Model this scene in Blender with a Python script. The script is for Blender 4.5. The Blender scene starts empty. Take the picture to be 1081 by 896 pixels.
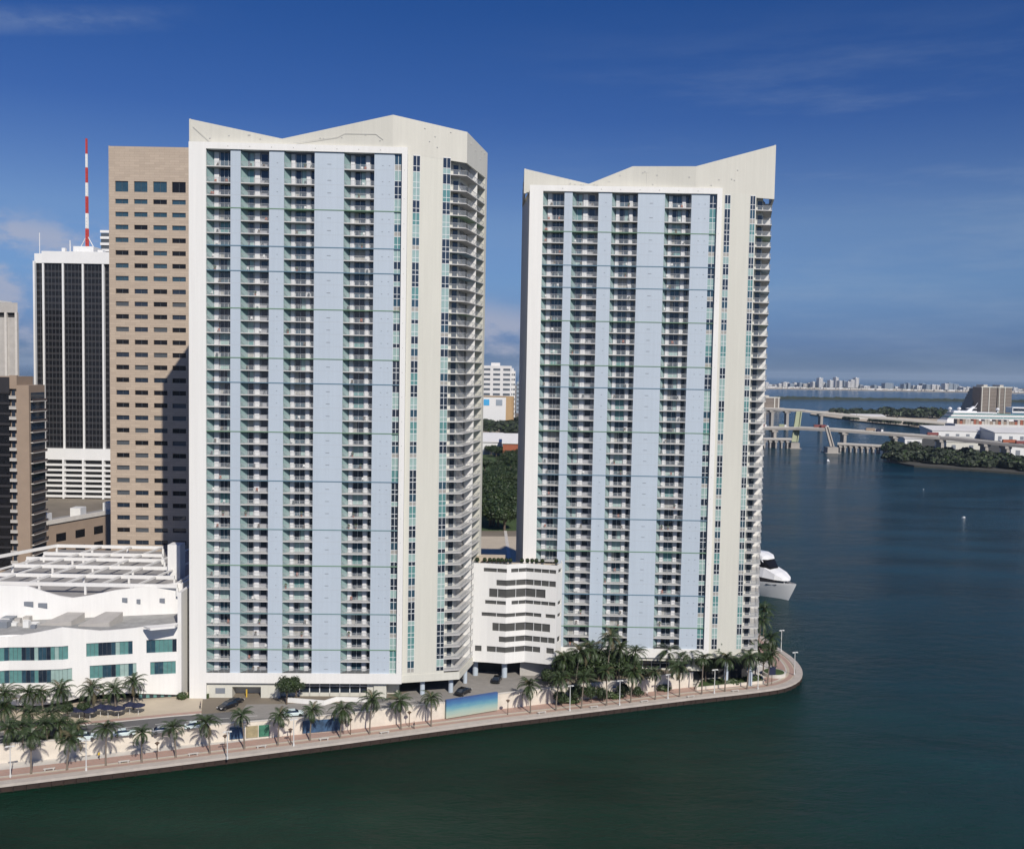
import bpy, math, random
from mathutils import Vector, Matrix
from mathutils.geometry import tessellate_polygon
random.seed(7)
R = math.radians
scene = bpy.context.scene
col = scene.collection

# ------------------------------------------------------------------ camera
F = 1000.0; H = 84.0; PIT = math.atan(57/1000); ROLL = 0.018
cam = bpy.data.objects.new('camera', bpy.data.cameras.new('camera'))
col.objects.link(cam)
cam.data.sensor_width = 36; cam.data.lens = 36*F/1081
cam.data.clip_start = 1; cam.data.clip_end = 60000
fw = Vector((0, math.cos(PIT), -math.sin(PIT)))
up0 = Vector((0, math.sin(PIT), math.cos(PIT))); rt0 = Vector((1, 0, 0))
rt = rt0*math.cos(ROLL) + up0*math.sin(ROLL)
up = up0*math.cos(ROLL) - rt0*math.sin(ROLL)
M = Matrix((rt, up, -fw)).transposed().to_4x4(); M.translation = (0, 0, H)
cam.matrix_world = M
scene.camera = cam

# ------------------------------------------------------------------ light
SUN_AZ = R(24.5); SUN_EL = R(38)                 # behind the viewer, to the right
sd = bpy.data.lights.new('sun', 'SUN'); sd.energy = 4.5; sd.angle = R(0.5); sd.color = (1, 0.935, 0.85)
so = bpy.data.objects.new('sun', sd); col.objects.link(so)
tosun = Vector((math.sin(SUN_AZ)*math.cos(SUN_EL), -math.cos(SUN_AZ)*math.cos(SUN_EL), math.sin(SUN_EL)))
so.rotation_euler = tosun.to_track_quat('Z', 'Y').to_euler(); so.location = (0, 0, 400)
world = bpy.data.worlds.new('World'); scene.world = world; world.use_nodes = True
scene.view_settings.view_transform = 'Standard'; scene.view_settings.look = 'None'
scene.view_settings.exposure = 0.0; scene.view_settings.gamma = 1.0
wt = world.node_tree; wn = wt.nodes; wl = wt.links; wn.clear()
def N(tree, typ, **kw):
    n = tree.nodes.new(typ)
    for k, v in kw.items(): setattr(n, k, v)
    return n
def setin(n, **kw):
    for k, v in kw.items():
        n.inputs[k.replace('_', ' ')].default_value = v
def mth(tree, op, a, b=None, clamp=False):
    n = tree.nodes.new('ShaderNodeMath'); n.operation = op; n.use_clamp = clamp
    for i, x in enumerate((a, b)):
        if x is None: continue
        if isinstance(x, (int, float)): n.inputs[i].default_value = x
        else: tree.links.new(x, n.inputs[i])
    return n.outputs[0]
sky = N(wt, 'ShaderNodeTexSky', sky_type='NISHITA'); sky.sun_disc = False
sky.sun_elevation = SUN_EL; sky.sun_rotation = R(180) - SUN_AZ
sky.altitude = 50; sky.air_density = 1.0; sky.dust_density = 0.3; sky.ozone_density = 3.0
hs = N(wt, 'ShaderNodeHueSaturation'); hs.inputs['Value'].default_value = 0.82
tc = N(wt, 'ShaderNodeTexCoord'); sp = N(wt, 'ShaderNodeSeparateXYZ'); wl.new(tc.outputs['Generated'], sp.inputs[0])
air = N(wt, 'ShaderNodeValToRGB'); el_ = air.color_ramp.elements       # clear winter air: deeper blue aloft, grey-blue at the horizon
el_[0].position = 0.0; el_[0].color = (.17, .31, .74, 1); el_[1].position = 1.0; el_[1].color = (.15, .42, .90, 1)
for p_, c_ in ((.03, (.24, .38, .86)), (.09, (.46, .62, .98)), (.15, (.60, .72, 1.0)), (.25, (.29, .49, .93)), (.38, (.15, .42, .90))):
    x_ = el_.new(p_); x_.color = (*c_, 1)
wl.new(sp.outputs[2], air.inputs[0]); tint = N(wt, 'ShaderNodeMixRGB', blend_type='MULTIPLY'); tint.inputs[0].default_value = 1
wl.new(sky.outputs[0], tint.inputs[1]); wl.new(air.outputs[0], tint.inputs[2]); wl.new(tint.outputs[0], hs.inputs['Color'])
X_, Y_, Z_ = sp.outputs[0], sp.outputs[1], sp.outputs[2]
def smooth(tree, v, a, b):
    n = tree.nodes.new('ShaderNodeMapRange'); n.interpolation_type = 'SMOOTHSTEP'
    tree.links.new(v, n.inputs[0]); n.inputs[1].default_value = a; n.inputs[2].default_value = b
    return n.outputs[0]
def wnoise(scale, sx, sy, sz, rot=0, detail=8, rough=.6):
    mp = N(wt, 'ShaderNodeMapping'); mp.inputs['Scale'].default_value = (sx, sy, sz); mp.inputs['Rotation'].default_value = (0, rot, 0)
    wl.new(tc.outputs['Generated'], mp.inputs[0])
    nz = N(wt, 'ShaderNodeTexNoise'); nz.inputs['Scale'].default_value = scale; nz.inputs['Detail'].default_value = detail
    nz.inputs['Roughness'].default_value = rough; wl.new(mp.outputs[0], nz.inputs[0]); return nz.outputs[0]
# thin high cloud streaks, and low cumulus near the horizon on the left
cir = smooth(wt, wnoise(2.6, 1.0, 1.0, 7.5, R(-13), 9, .66), .42, .74)
cir = mth(wt, 'MULTIPLY', cir, mth(wt, 'SUBTRACT', 1.0, smooth(wt, Z_, .22, .36)))
cir = mth(wt, 'MULTIPLY', cir, smooth(wt, X_, -.15, .30))
cir = mth(wt, 'MULTIPLY', cir, .34)
d1 = mth(wt, 'ADD', mth(wt, 'MULTIPLY', X_, -.17), mth(wt, 'MULTIPLY', Z_, 1.0))
g1 = mth(wt, 'SUBTRACT', 1.0, mth(wt, 'MULTIPLY', mth(wt, 'ABSOLUTE', mth(wt, 'SUBTRACT', d1, .373)), 75), True)
g1 = mth(wt, 'MULTIPLY', g1, mth(wt, 'SUBTRACT', 1.0, smooth(wt, X_, -.42, -.25)))
g1 = mth(wt, 'MULTIPLY', g1, mth(wt, 'MULTIPLY', smooth(wt, wnoise(9, 1, 1, 3, 0, 8, .7), .3, .7), .36))
low = smooth(wt, wnoise(8.5, 1, 1, 2.2, 0, 10, .58), .39, .53)
mask = mth(wt, 'SUBTRACT', 1.0, smooth(wt, mth(wt, 'ADD', Z_, mth(wt, 'MULTIPLY', X_, .16)), .045, .08), True)
mask = mth(wt, 'MULTIPLY', mask, mth(wt, 'SUBTRACT', 1.0, smooth(wt, X_, .02, .12)))
low = mth(wt, 'MULTIPLY', mth(wt, 'MULTIPLY', low, mask), .75)
mx = N(wt, 'ShaderNodeMixRGB'); mx.inputs[2].default_value = (3.6, 4.6, 6.2, 1)
wl.new(mth(wt, 'ADD', cir, g1, True), mx.inputs[0]); wl.new(hs.outputs[0], mx.inputs[1])
mx2 = N(wt, 'ShaderNodeMixRGB'); mx2.inputs[2].default_value = (4.8, 5.1, 6.4, 1)
wl.new(low, mx2.inputs[0]); wl.new(mx.outputs[0], mx2.inputs[1])
bg = N(wt, 'ShaderNodeBackground'); bg.inputs[1].default_value = 0.085
wl.new(mx2.outputs[0], bg.inputs[0]); wo = N(wt, 'ShaderNodeOutputWorld'); wl.new(bg.outputs[0], wo.inputs[0])

# ------------------------------------------------------------------ geometry of the site
def ray(px, py):
    a = (px-540.5)/F; b = (448-py)/F
    a0 = a*math.cos(ROLL)-b*math.sin(ROLL); b0 = a*math.sin(ROLL)+b*math.cos(ROLL)
    return a0, math.cos(PIT)+b0*math.sin(PIT), -math.sin(PIT)+b0*math.cos(PIT)
def at_z(px, py, z=0.0):
    r = ray(px, py); t = (z-H)/r[2]; return Vector((r[0]*t, r[1]*t, z))
def at_Y(px, py, Y):
    r = ray(px, py); t = Y/r[1]; return Vector((r[0]*t, Y, H+r[2]*t))
def on_plane(px, py, P, yaw):
    d = (math.cos(yaw), math.sin(yaw)); n = (-d[1], d[0]); r = ray(px, py)
    t = (P[0]*n[0]+P[1]*n[1])/(r[0]*n[0]+r[1]*n[1]); x, y, z = r[0]*t, r[1]*t, H+r[2]*t
    return (x-P[0])*d[0]+(y-P[1])*d[1], z

# ------------------------------------------------------------------ materials
MATS = {}
def mat(name, c, rough=.6, var=.10, scale=.35, metal=0, alpha=1, bump=0, bscale=8, spec=.5, fine=0, streak=0):
    m = bpy.data.materials.new(name); m.use_nodes = True; t = m.node_tree
    b = t.nodes['Principled BSDF']
    b.inputs['Roughness'].default_value = rough; b.inputs['Metallic'].default_value = metal
    b.inputs['Specular IOR Level'].default_value = spec; b.inputs['Alpha'].default_value = alpha
    tcn = N(t, 'ShaderNodeTexCoord')
    nz = N(t, 'ShaderNodeTexNoise'); nz.inputs['Scale'].default_value = scale; nz.inputs['Detail'].default_value = 6
    nz.inputs['Roughness'].default_value = .65
    if streak:
        mp = N(t, 'ShaderNodeMapping'); mp.inputs['Scale'].default_value = (1, 1, streak)
        t.links.new(tcn.outputs['Object'], mp.inputs[0]); t.links.new(mp.outputs[0], nz.inputs[0])
    else: t.links.new(tcn.outputs['Object'], nz.inputs[0])
    if streak:
        mpb = N(t, 'ShaderNodeMapping'); mpb.inputs['Scale'].default_value = (1.6, 1.6, .035)
        t.links.new(tcn.outputs['Object'], mpb.inputs[0]); nb = N(t, 'ShaderNodeTexNoise'); nb.inputs['Scale'].default_value = 1.0; nb.inputs['Detail'].default_value = 8; nb.inputs['Roughness'].default_value = .7
        t.links.new(mpb.outputs[0], nb.inputs[0]); nsrc = mth(t, 'ADD', mth(t, 'MULTIPLY', nz.outputs[0], .5), mth(t, 'MULTIPLY', nb.outputs[0], .5))
    else: nsrc = nz.outputs[0]
    mr = N(t, 'ShaderNodeMapRange'); mr.inputs[1].default_value = .25; mr.inputs[2].default_value = .75
    mr.inputs[3].default_value = 1-var; mr.inputs[4].default_value = 1+var*.6
    t.links.new(nsrc, mr.inputs[0])
    h = N(t, 'ShaderNodeHueSaturation'); h.inputs['Color'].default_value = (*c, 1)
    t.links.new(mr.outputs[0], h.inputs['Value']); t.links.new(h.outputs[0], b.inputs['Base Color'])
    if bump:
        n2 = N(t, 'ShaderNodeTexNoise'); n2.inputs['Scale'].default_value = bscale; n2.inputs['Detail'].default_value = 4
        t.links.new(tcn.outputs['Object'], n2.inputs[0])
        bp = N(t, 'ShaderNodeBump'); bp.inputs['Strength'].default_value = bump; bp.inputs['Distance'].default_value = .05
        t.links.new(n2.outputs[0], bp.inputs['Height']); t.links.new(bp.outputs[0], b.inputs['Normal'])
    MATS[name] = m; return m
mat('white_paint', (.77, .76, .725), .55, .12, .12, streak=.15)
mat('white_smooth', (.78, .77, .74), .5, .11, .2, streak=.3)
mat('cream', (.60, .59, .52), .65, .13, .12, streak=.2)
mat('crown_cream', (.60, .585, .515), .65, .15, .10, streak=.3)
mat('blue_panel', (.455, .52, .585), .5, .12, .10, streak=.12)
mat('slab_edge', (.55, .54, .52), .6, .08, 1.5)
mat('louvre_dark', (.07, .07, .066), .7, .15, 1)
mat('curtain', (.34, .33, .30), .5, .25, 1.5)
mat('spandrel', (.030, .028, .030), .5, .15, .5)
mat('soffit', (.34, .34, .34), .7, .08, 1)
mat('band_blue', (.11, .20, .27), .5, .08, 1)
mat('band_green', (.15, .26, .17), .5, .08, 1)
mat('band_teal', (.15, .25, .26), .5, .08, 1)
mat('fin_white', (.66, .66, .66), .6, .1, .8)
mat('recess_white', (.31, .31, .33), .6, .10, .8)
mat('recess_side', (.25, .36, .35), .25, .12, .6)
mat('glass_dark', (.018, .028, .045), .03, .3, .8, spec=.8)
mat('glass_blue', (.03, .07, .10), .03, .3, .8, spec=.8)
mat('glass_teal', (.31, .43, .40), .03, .16, .9, spec=.7)
mat('glass_green', (.11, .25, .24), .03, .2, .9, spec=.8)
mat('glass_black', (.012, .012, .014), .12, .4, .6, spec=.35)
mat('frame_white', (.70, .71, .70), .45, .04, 2)
mat('frame_dark', (.08, .09, .10), .4, .1, 2)
mat('rail', (.45, .48, .49), .3, .05, 2, metal=0, alpha=.13)
mat('rail_top', (.36, .37, .38), .4, .05, 2)
mat('vent_light', (.45, .45, .43), .6, .1, 2)
mat('vent', (.20, .22, .25), .5, .1, 2)
mat('roof_grey', (.30, .29, .28), .8, .22, .3)
mat('gravel_roof', (.33, .33, .32), .9, .3, .5, bump=.3)
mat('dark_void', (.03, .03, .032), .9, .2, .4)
mat('concrete', (.42, .40, .37), .8, .15, .4, bump=.2)
mat('conc_light', (.58, .55, .50), .75, .14, .5, bump=.2)
mat('coral_wall', (.66, .60, .51), .75, .20, .35, bump=.2)
mat('asphalt', (.13, .128, .125), .85, .2, .3, bump=.2)
mat('drive_pavers', (.26, .245, .225), .85, .16, .6, bump=.2)
mat('marking', (.72, .72, .68), .7, .1, 2)
mat('marking_yellow', (.60, .40, .05), .7, .1, 2)
mat('seawall_face', (.035, .02, .015), .85, .4, .6, bump=.5)
mat('cap_stone', (.47, .42, .37), .75, .16, .5, bump=.2)
mat('tan_granite', (.45, .365, .28), .55, .10, .25)
mat('mullion_white', (.74, .74, .72), .5, .05, .2)
mat('trunk', (.20, .165, .13), .85, .3, 3, bump=.5)
mat('frond', (.036, .060, .018), .5, .5, .9)
mat('frond_dry', (.10, .085, .04), .7, .4, .9)
mat('leaf', (.026, .046, .014), .55, .5, .5)
mat('leaf_light', (.045, .072, .020), .55, .5, .5)
mat('leaf_far', (.034, .047, .026), .8, .5, .05)
mat('bark', (.12, .09, .065), .9, .3, 3, bump=.5)
mat('grass', (.05, .085, .022), .9, .4, .3)
mat('earth', (.20, .17, .13), .9, .3, .05)
mat('lamp_white', (.62, .62, .60), .4, .05, 2)
mat('lamp_brown', (.12, .08, .055), .5, .1, 2)
mat('rubber', (.02, .02, .02), .8, .1, 3)
mat('chrome', (.5, .5, .5), .25, .05, 2, metal=1)
mat('car_black', (.012, .013, .016), .2, .1, 2)
mat('car_white', (.60, .70, .70), .25, .05, 2)
mat('car_silver', (.35, .36, .38), .25, .05, 2, metal=.6)
mat('car_red', (.35, .03, .025), .3, .05, 2)
mat('headlamp', (.8, .8, .8), .1, .02, 2)
mat('navy_canvas', (.014, .018, .05), .8, .15, 1)
mat('blue_canvas', (.03, .10, .28), .8, .15, 1)
mat('red_paint', (.45, .05, .04), .5, .1, .5)
mat('white_metal', (.72, .72, .70), .4, .06, .5)
mat('hull_white', (.82, .82, .81), .2, .04, .3, spec=.7)
mat('hull_shade', (.55, .57, .60), .2, .04, .3, spec=.7)
mat('tower_far', (.50, .47, .42), .8, .12, .05)
mat('tower_far_white', (.66, .65, .63), .8, .10, .05)
mat('tower_far_blue', (.28, .33, .38), .6, .12, .05)
mat('window_far', (.10, .12, .14), .4, .3, .1)
mat('condo_brown', (.20, .16, .13), .8, .2, .1)
mat('lorry_red', (.19, .05, .045), .6, .1, .5)
mat('brown_concrete', (.31, .235, .175), .8, .12, .2)
mat('terracotta', (.33, .10, .05), .8, .2, .3)
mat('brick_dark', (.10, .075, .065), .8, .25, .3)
mat('rock', (.07, .068, .055), .9, .4, .4, bump=.6)
mat('bridge_conc', (.36, .335, .30), .8, .14, .06)
mat('bridge_green', (.33, .36, .23), .7, .15, .08)
mat('skin', (.42, .26, .18), .6, .05, 3)
mat('cloth_dark', (.03, .03, .04), .8, .1, 3)
mat('cloth_yellow', (.65, .45, .05), .8, .1, 3)
mat('cloth_white', (.65, .65, .65), .8, .1, 3)
mat('sand', (.50, .43, .33), .9, .12, .2)
mat('art_tan', (.34, .29, .17), .8, .4, .8)
mat('art_green', (.05, .19, .12), .8, .6, .8)
mat('art_blue', (.04, .09, .17), .8, .7, .6)
mat('billboard_blue', (.05, .35, .65), .6, .05, .2)
mat('orange_wall', (.42, .28, .14), .7, .1, .1)

for n_, c_ in (('coated_dark', (.018, .028, .045)), ('coated_teal', (.31, .43, .40)), ('coated_green', (.11, .25, .24)), ('coated_blue', (.03, .07, .10))):
    mat(n_, c_, .06, .16, .9).node_tree.nodes['Principled BSDF'].inputs['IOR'].default_value = 1.8
def tweak_paving():
    # brick-red pavers with a fine joint pattern
    m = mat('red_pavers', (.42, .27, .22), .85, .15, .5)
    t = m.node_tree; b = t.nodes['Principled BSDF']; src = b.inputs['Base Color'].links[0].from_socket
    br = N(t, 'ShaderNodeTexBrick'); br.inputs['Scale'].default_value = .35
    br.inputs['Color1'].default_value = (.44, .275, .22, 1); br.inputs['Color2'].default_value = (.37, .24, .20, 1)
    br.inputs['Mortar'].default_value = (.36, .30, .25, 1); br.inputs['Mortar Size'].default_value = .035
    tcn = N(t, 'ShaderNodeTexCoord'); t.links.new(tcn.outputs['Object'], br.inputs[0])
    mm = N(t, 'ShaderNodeMixRGB', blend_type='MULTIPLY'); mm.inputs[0].default_value = 0.0
    mix = N(t, 'ShaderNodeMixRGB'); mix.inputs[0].default_value = .6
    t.links.new(src, mix.inputs[1]); t.links.new(br.outputs[0], mix.inputs[2]); t.links.new(mix.outputs[0], b.inputs['Base Color'])
tweak_paving()
def granite():
    m = MATS['tan_granite']; t = m.node_tree; b = t.nodes['Principled BSDF']; src = b.inputs['Base Color'].links[0].from_socket
    tcn = N(t, 'ShaderNodeTexCoord'); mp = N(t, 'ShaderNodeMapping'); mp.inputs['Rotation'].default_value = (R(90), 0, 0)
    t.links.new(tcn.outputs['Object'], mp.inputs[0])
    br = N(t, 'ShaderNodeTexBrick'); br.inputs['Scale'].default_value = .32; br.inputs['Color1'].default_value = (.50, .41, .315, 1)
    br.inputs['Color2'].default_value = (.40, .325, .25, 1); br.inputs['Mortar'].default_value = (.30, .23, .18, 1)
    br.inputs['Mortar Size'].default_value = .015; br.inputs['Brick Width'].default_value = 1.0
    t.links.new(mp.outputs[0], br.inputs[0])
    mix = N(t, 'ShaderNodeMixRGB'); mix.inputs[0].default_value = .6
    t.links.new(src, mix.inputs[1]); t.links.new(br.outputs[0], mix.inputs[2]); t.links.new(mix.outputs[0], b.inputs['Base Color'])
granite()
def mural():
    m = bpy.data.materials.new('mural_paint'); m.use_nodes = True; t = m.node_tree; b = t.nodes['Principled BSDF']
    b.inputs['Roughness'].default_value = .6
    tcn = N(t, 'ShaderNodeTexCoord'); s = N(t, 'ShaderNodeSeparateXYZ'); t.links.new(tcn.outputs['Generated'], s.inputs[0])
    cr = N(t, 'ShaderNodeValToRGB'); e = cr.color_ramp.elements
    e[0].position = 0; e[0].color = (.40, .42, .33, 1); e[1].position = 1; e[1].color = (.04, .09, .24, 1)
    for p, c in ((.3, (.28, .40, .36, 1)), (.55, (.12, .29, .36, 1)), (.78, (.05, .16, .32, 1))):
        x = e.new(p); x.color = c
    nz = N(t, 'ShaderNodeTexNoise'); nz.inputs['Scale'].default_value = 5; t.links.new(tcn.outputs['Generated'], nz.inputs[0])
    a = mth(t, 'ADD', s.outputs[2], mth(t, 'MULTIPLY', mth(t, 'SUBTRACT', nz.outputs[0], .5), .25))
    t.links.new(a, cr.inputs[0]); t.links.new(cr.outputs[0], b.inputs['Base Color']); MATS['mural_paint'] = m
mural()
def water_mat():
    m = bpy.data.materials.new('bay_water'); m.use_nodes = True; t = m.node_tree; b = t.nodes['Principled BSDF']
    tcn = N(t, 'ShaderNodeTexCoord'); s = N(t, 'ShaderNodeSeparateXYZ'); t.links.new(tcn.outputs['Object'], s.inputs[0])
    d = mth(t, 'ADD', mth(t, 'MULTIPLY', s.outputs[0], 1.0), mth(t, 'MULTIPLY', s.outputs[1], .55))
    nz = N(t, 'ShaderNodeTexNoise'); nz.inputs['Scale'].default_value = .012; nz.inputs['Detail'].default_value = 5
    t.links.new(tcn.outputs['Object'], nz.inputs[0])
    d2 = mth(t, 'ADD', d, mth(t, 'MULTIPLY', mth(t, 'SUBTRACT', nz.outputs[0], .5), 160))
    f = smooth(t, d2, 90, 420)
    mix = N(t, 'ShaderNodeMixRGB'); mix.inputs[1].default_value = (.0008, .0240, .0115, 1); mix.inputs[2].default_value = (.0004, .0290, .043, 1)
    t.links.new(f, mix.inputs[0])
    n3 = N(t, 'ShaderNodeTexNoise'); n3.inputs['Scale'].default_value = .018; n3.inputs['Detail'].default_value = 7; n3.inputs['Roughness'].default_value = .62
    mp3 = N(t, 'ShaderNodeMapping'); mp3.inputs['Scale'].default_value = (.55, 1.8, 1); mp3.inputs['Rotation'].default_value = (0, 0, R(-14))
    t.links.new(tcn.outputs['Object'], mp3.inputs[0]); t.links.new(mp3.outputs[0], n3.inputs[0])
    patch = N(t, 'ShaderNodeMapRange'); patch.inputs[1].default_value = .3; patch.inputs[2].default_value = .7; patch.inputs[3].default_value = .55; patch.inputs[4].default_value = 1.35
    t.links.new(n3.outputs[0], patch.inputs[0]); hv = N(t, 'ShaderNodeHueSaturation'); t.links.new(patch.outputs[0], hv.inputs['Value'])
    t.links.new(mix.outputs[0], hv.inputs['Color']); t.links.new(hv.outputs[0], b.inputs['Base Color'])
    rr = N(t, 'ShaderNodeMapRange'); rr.inputs[1].default_value = .3; rr.inputs[2].default_value = .7; rr.inputs[3].default_value = .06; rr.inputs[4].default_value = .20
    t.links.new(n3.outputs[0], rr.inputs[0]); t.links.new(rr.outputs[0], b.inputs['Roughness'])
    b.inputs['Roughness'].default_value = .10; b.inputs['IOR'].default_value = 1.333; b.inputs['Specular IOR Level'].default_value = .32; b.inputs['Specular Tint'].default_value = (.55, .9, 1, 1)
    def nse(scale, det, sy=1):
        mp = N(t, 'ShaderNodeMapping'); mp.inputs['Scale'].default_value = (1, sy, 1); mp.inputs['Rotation'].default_value = (0, 0, R(12))
        t.links.new(tcn.outputs['Object'], mp.inputs[0])
        n = N(t, 'ShaderNodeTexNoise'); n.inputs['Scale'].default_value = scale; n.inputs['Detail'].default_value = det
        n.inputs['Roughness'].default_value = .6; t.links.new(mp.outputs[0], n.inputs[0]); return n.outputs[0]
    hgt = mth(t, 'ADD', mth(t, 'MULTIPLY', mth(t, 'MULTIPLY', nse(.9, 6, 2.2), patch.outputs[0]), .65), mth(t, 'MULTIPLY', nse(.16, 4, 1.7), 1.1))
    bp = N(t, 'ShaderNodeBump'); bp.inputs['Strength'].default_value = .85; bp.inputs['Distance'].default_value = 1.5
    t.links.new(hgt, bp.inputs['Height']); t.links.new(bp.outputs[0], b.inputs['Normal']); MATS['bay_water'] = m
water_mat()

# ------------------------------------------------------------------ mesh helpers
class MB:
    def __init__(s): s.v = []; s.f = []; s.m = []; s.mats = []; s.off = Vector((0, 0, 0)); s.T = None
    def mi(s, name):
        if name not in s.mats: s.mats.append(name)
        return s.mats.index(name)
    def add(s, vs, fs, m):
        b = len(s.v); i = s.mi(m)
        for p in vs:
            p = Vector(p)
            if s.T: p = s.T(p)
            s.v.append(tuple(p+s.off))
        for f in fs: s.f.append(tuple(b+k for k in f)); s.m.append(i)
    def box(s, x0, x1, y0, y1, z0, z1, m):
        s.add([(x0, y0, z0), (x1, y0, z0), (x1, y1, z0), (x0, y1, z0), (x0, y0, z1), (x1, y0, z1), (x1, y1, z1), (x0, y1, z1)],
              [(0, 3, 2, 1), (4, 5, 6, 7), (0, 1, 5, 4), (1, 2, 6, 5), (2, 3, 7, 6), (3, 0, 4, 7)], m)
    def quad(s, a, b, c, d, m): s.add([a, b, c, d], [(0, 1, 2, 3)], m)
    def prism(s, poly, z0, z1, m, mtop=None, mbot=None):
        # poly: counter-clockwise plan; z1 may be a list of heights per corner
        n = len(poly); zt = z1 if isinstance(z1, (list, tuple)) else [z1]*n; zb = z0 if isinstance(z0, (list, tuple)) else [z0]*n
        vs = [(p[0], p[1], zb[i]) for i, p in enumerate(poly)] + [(p[0], p[1], zt[i]) for i, p in enumerate(poly)]
        s.add(vs, [(i, (i+1) % n, n+(i+1) % n, n+i) for i in range(n)], m)
        tri = tessellate_polygon([[Vector((p[0], p[1], 0)) for p in poly]])
        s.add(vs, [(a+n, b+n, c+n) for a, b, c in tri], mtop or m)
        s.add(vs, [(c, b, a) for a, b, c in tri], mbot or mtop or m)
    def tube(s, pts, rad, m, n=6, cap=True):
        pts = [Vector(p) for p in pts]; rr = rad if isinstance(rad, (list, tuple)) else [rad]*len(pts)
        vs = []; fs = []
        for i, p in enumerate(pts):
            d = (pts[min(i+1, len(pts)-1)]-pts[max(i-1, 0)]).normalized()
            a = d.cross(Vector((0, 0, 1)) if abs(d.z) < .95 else Vector((1, 0, 0))).normalized(); b = d.cross(a)
            for k in range(n):
                t = 2*math.pi*k/n; vs.append(p+(a*math.cos(t)+b*math.sin(t))*rr[i])
        for i in range(len(pts)-1):
            for k in range(n): fs.append((i*n+k, i*n+(k+1) % n, (i+1)*n+(k+1) % n, (i+1)*n+k))
        if cap: fs += [tuple(range(n)), tuple((len(pts)-1)*n+k for k in range(n-1, -1, -1))]
        s.add(vs, fs, m)
    def slab_between(s, a, b, th, z0, z1, m):
        # upright panel from plan point a to b, thickness th
        a = Vector((a[0], a[1])); b = Vector((b[0], b[1])); d = (b-a).normalized(); n = Vector((-d.y, d.x))*th/2
        s.prism([a-n, b-n, b+n, a+n], z0, z1, m)
    def mesh(s, name):
        me = bpy.data.meshes.new(name); me.from_pydata(s.v, [], s.f)
        for n in s.mats: me.materials.append(MATS[n])
        me.polygons.foreach_set('material_index', s.m); me.update(); return me
    def build(s, name, parent=None, loc=None, smooth=False):
        me = s.mesh(name)
        if smooth: me.polygons.foreach_set('use_smooth', [True]*len(me.polygons))
        return link(name, me, parent, loc)
def link(name, me, parent=None, loc=None):
    o = bpy.data.objects.new(name, me); col.objects.link(o)
    if parent: o.parent = parent
    if loc is not None: o.location = loc
    return o
def tag(o, label=None, cat=None, group=None, kind=None):
    if label: o['label'] = label
    if cat: o['category'] = cat
    if group: o['group'] = group
    if kind: o['kind'] = kind
    return o
def empty(name, loc, rz, label, cat, group=None):
    o = bpy.data.objects.new(name, None); col.objects.link(o); o.location = loc; o.rotation_euler = (0, 0, rz)
    o.empty_display_size = 1; return tag(o, label, cat, group)
def copy_tree(o, parent=None, kids=None):
    c = o.copy(); col.objects.link(c); c.parent = parent
    for ch in [x for x in KIDS.get(o.name, [])]: copy_tree(ch, c)
    return c
KIDS = {}
def kid(o, parent): KIDS.setdefault(parent.name, []).append(o); return o
ORD = ['first', 'second', 'third', 'fourth', 'fifth', 'sixth', 'seventh', 'eighth', 'ninth', 'tenth', 'eleventh', 'twelfth', 'thirteenth',
       'fourteenth', 'fifteenth', 'sixteenth', 'seventeenth', 'eighteenth', 'nineteenth', 'twentieth']
TENS = {20: ('twenty', 'twentieth'), 30: ('thirty', 'thirtieth'), 40: ('forty', 'fortieth'), 50: ('fifty', 'fiftieth'), 60: ('sixty', 'sixtieth'),
        70: ('seventy', 'seventieth'), 80: ('eighty', 'eightieth'), 90: ('ninety', 'ninetieth')}
def ordw(i):
    n = i+1
    if n <= 20: return ORD[i]
    t = n//10*10
    return TENS[t][1] if n == t else TENS[t][0]+'-'+ORD[n-t-1]
def struct(name, mb): return tag(mb.build(name), kind='structure')
def offset_line(pts, d):
    # polyline offset to its left by d
    out = []
    for i, p in enumerate(pts):
        a = Vector(pts[max(i-1, 0)]); b = Vector(pts[min(i+1, len(pts)-1)]); t = (b-a).normalized()
        out.append((p[0]-t.y*d, p[1]+t.x*d))
    return out
def resample(pts, step):
    out = []
    for a, b in zip(pts[:-1], pts[1:]):
        a = Vector(a); b = Vector(b); n = max(1, int((b-a).length/step))
        for i in range(n): out.append(tuple(a.lerp(b, i/n)))
    out.append(tuple(pts[-1])); return out
def smooth_line(pts, k=2):
    for _ in range(k):
        o = [pts[0]]
        for a, b in zip(pts[:-1], pts[1:]):
            a = Vector(a); b = Vector(b); o += [tuple(a*.75+b*.25), tuple(a*.25+b*.75)]
        o.append(pts[-1]); pts = o
    return pts
def strip(mb, l0, l1, z0, z1, m, sides=True):
    for i in range(len(l0)-1):
        a, b, c, d = l0[i], l0[i+1], l1[i+1], l1[i]
        mb.quad((a[0], a[1], z1), (b[0], b[1], z1), (c[0], c[1], z1), (d[0], d[1], z1), m)
        if sides:
            mb.quad((a[0], a[1], z0), (b[0], b[1], z0), (b[0], b[1], z1), (a[0], a[1], z1), m)
            mb.quad((c[0], c[1], z0), (d[0], d[1], z0), (d[0], d[1], z1), (c[0], c[1], z1), m)

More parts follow.
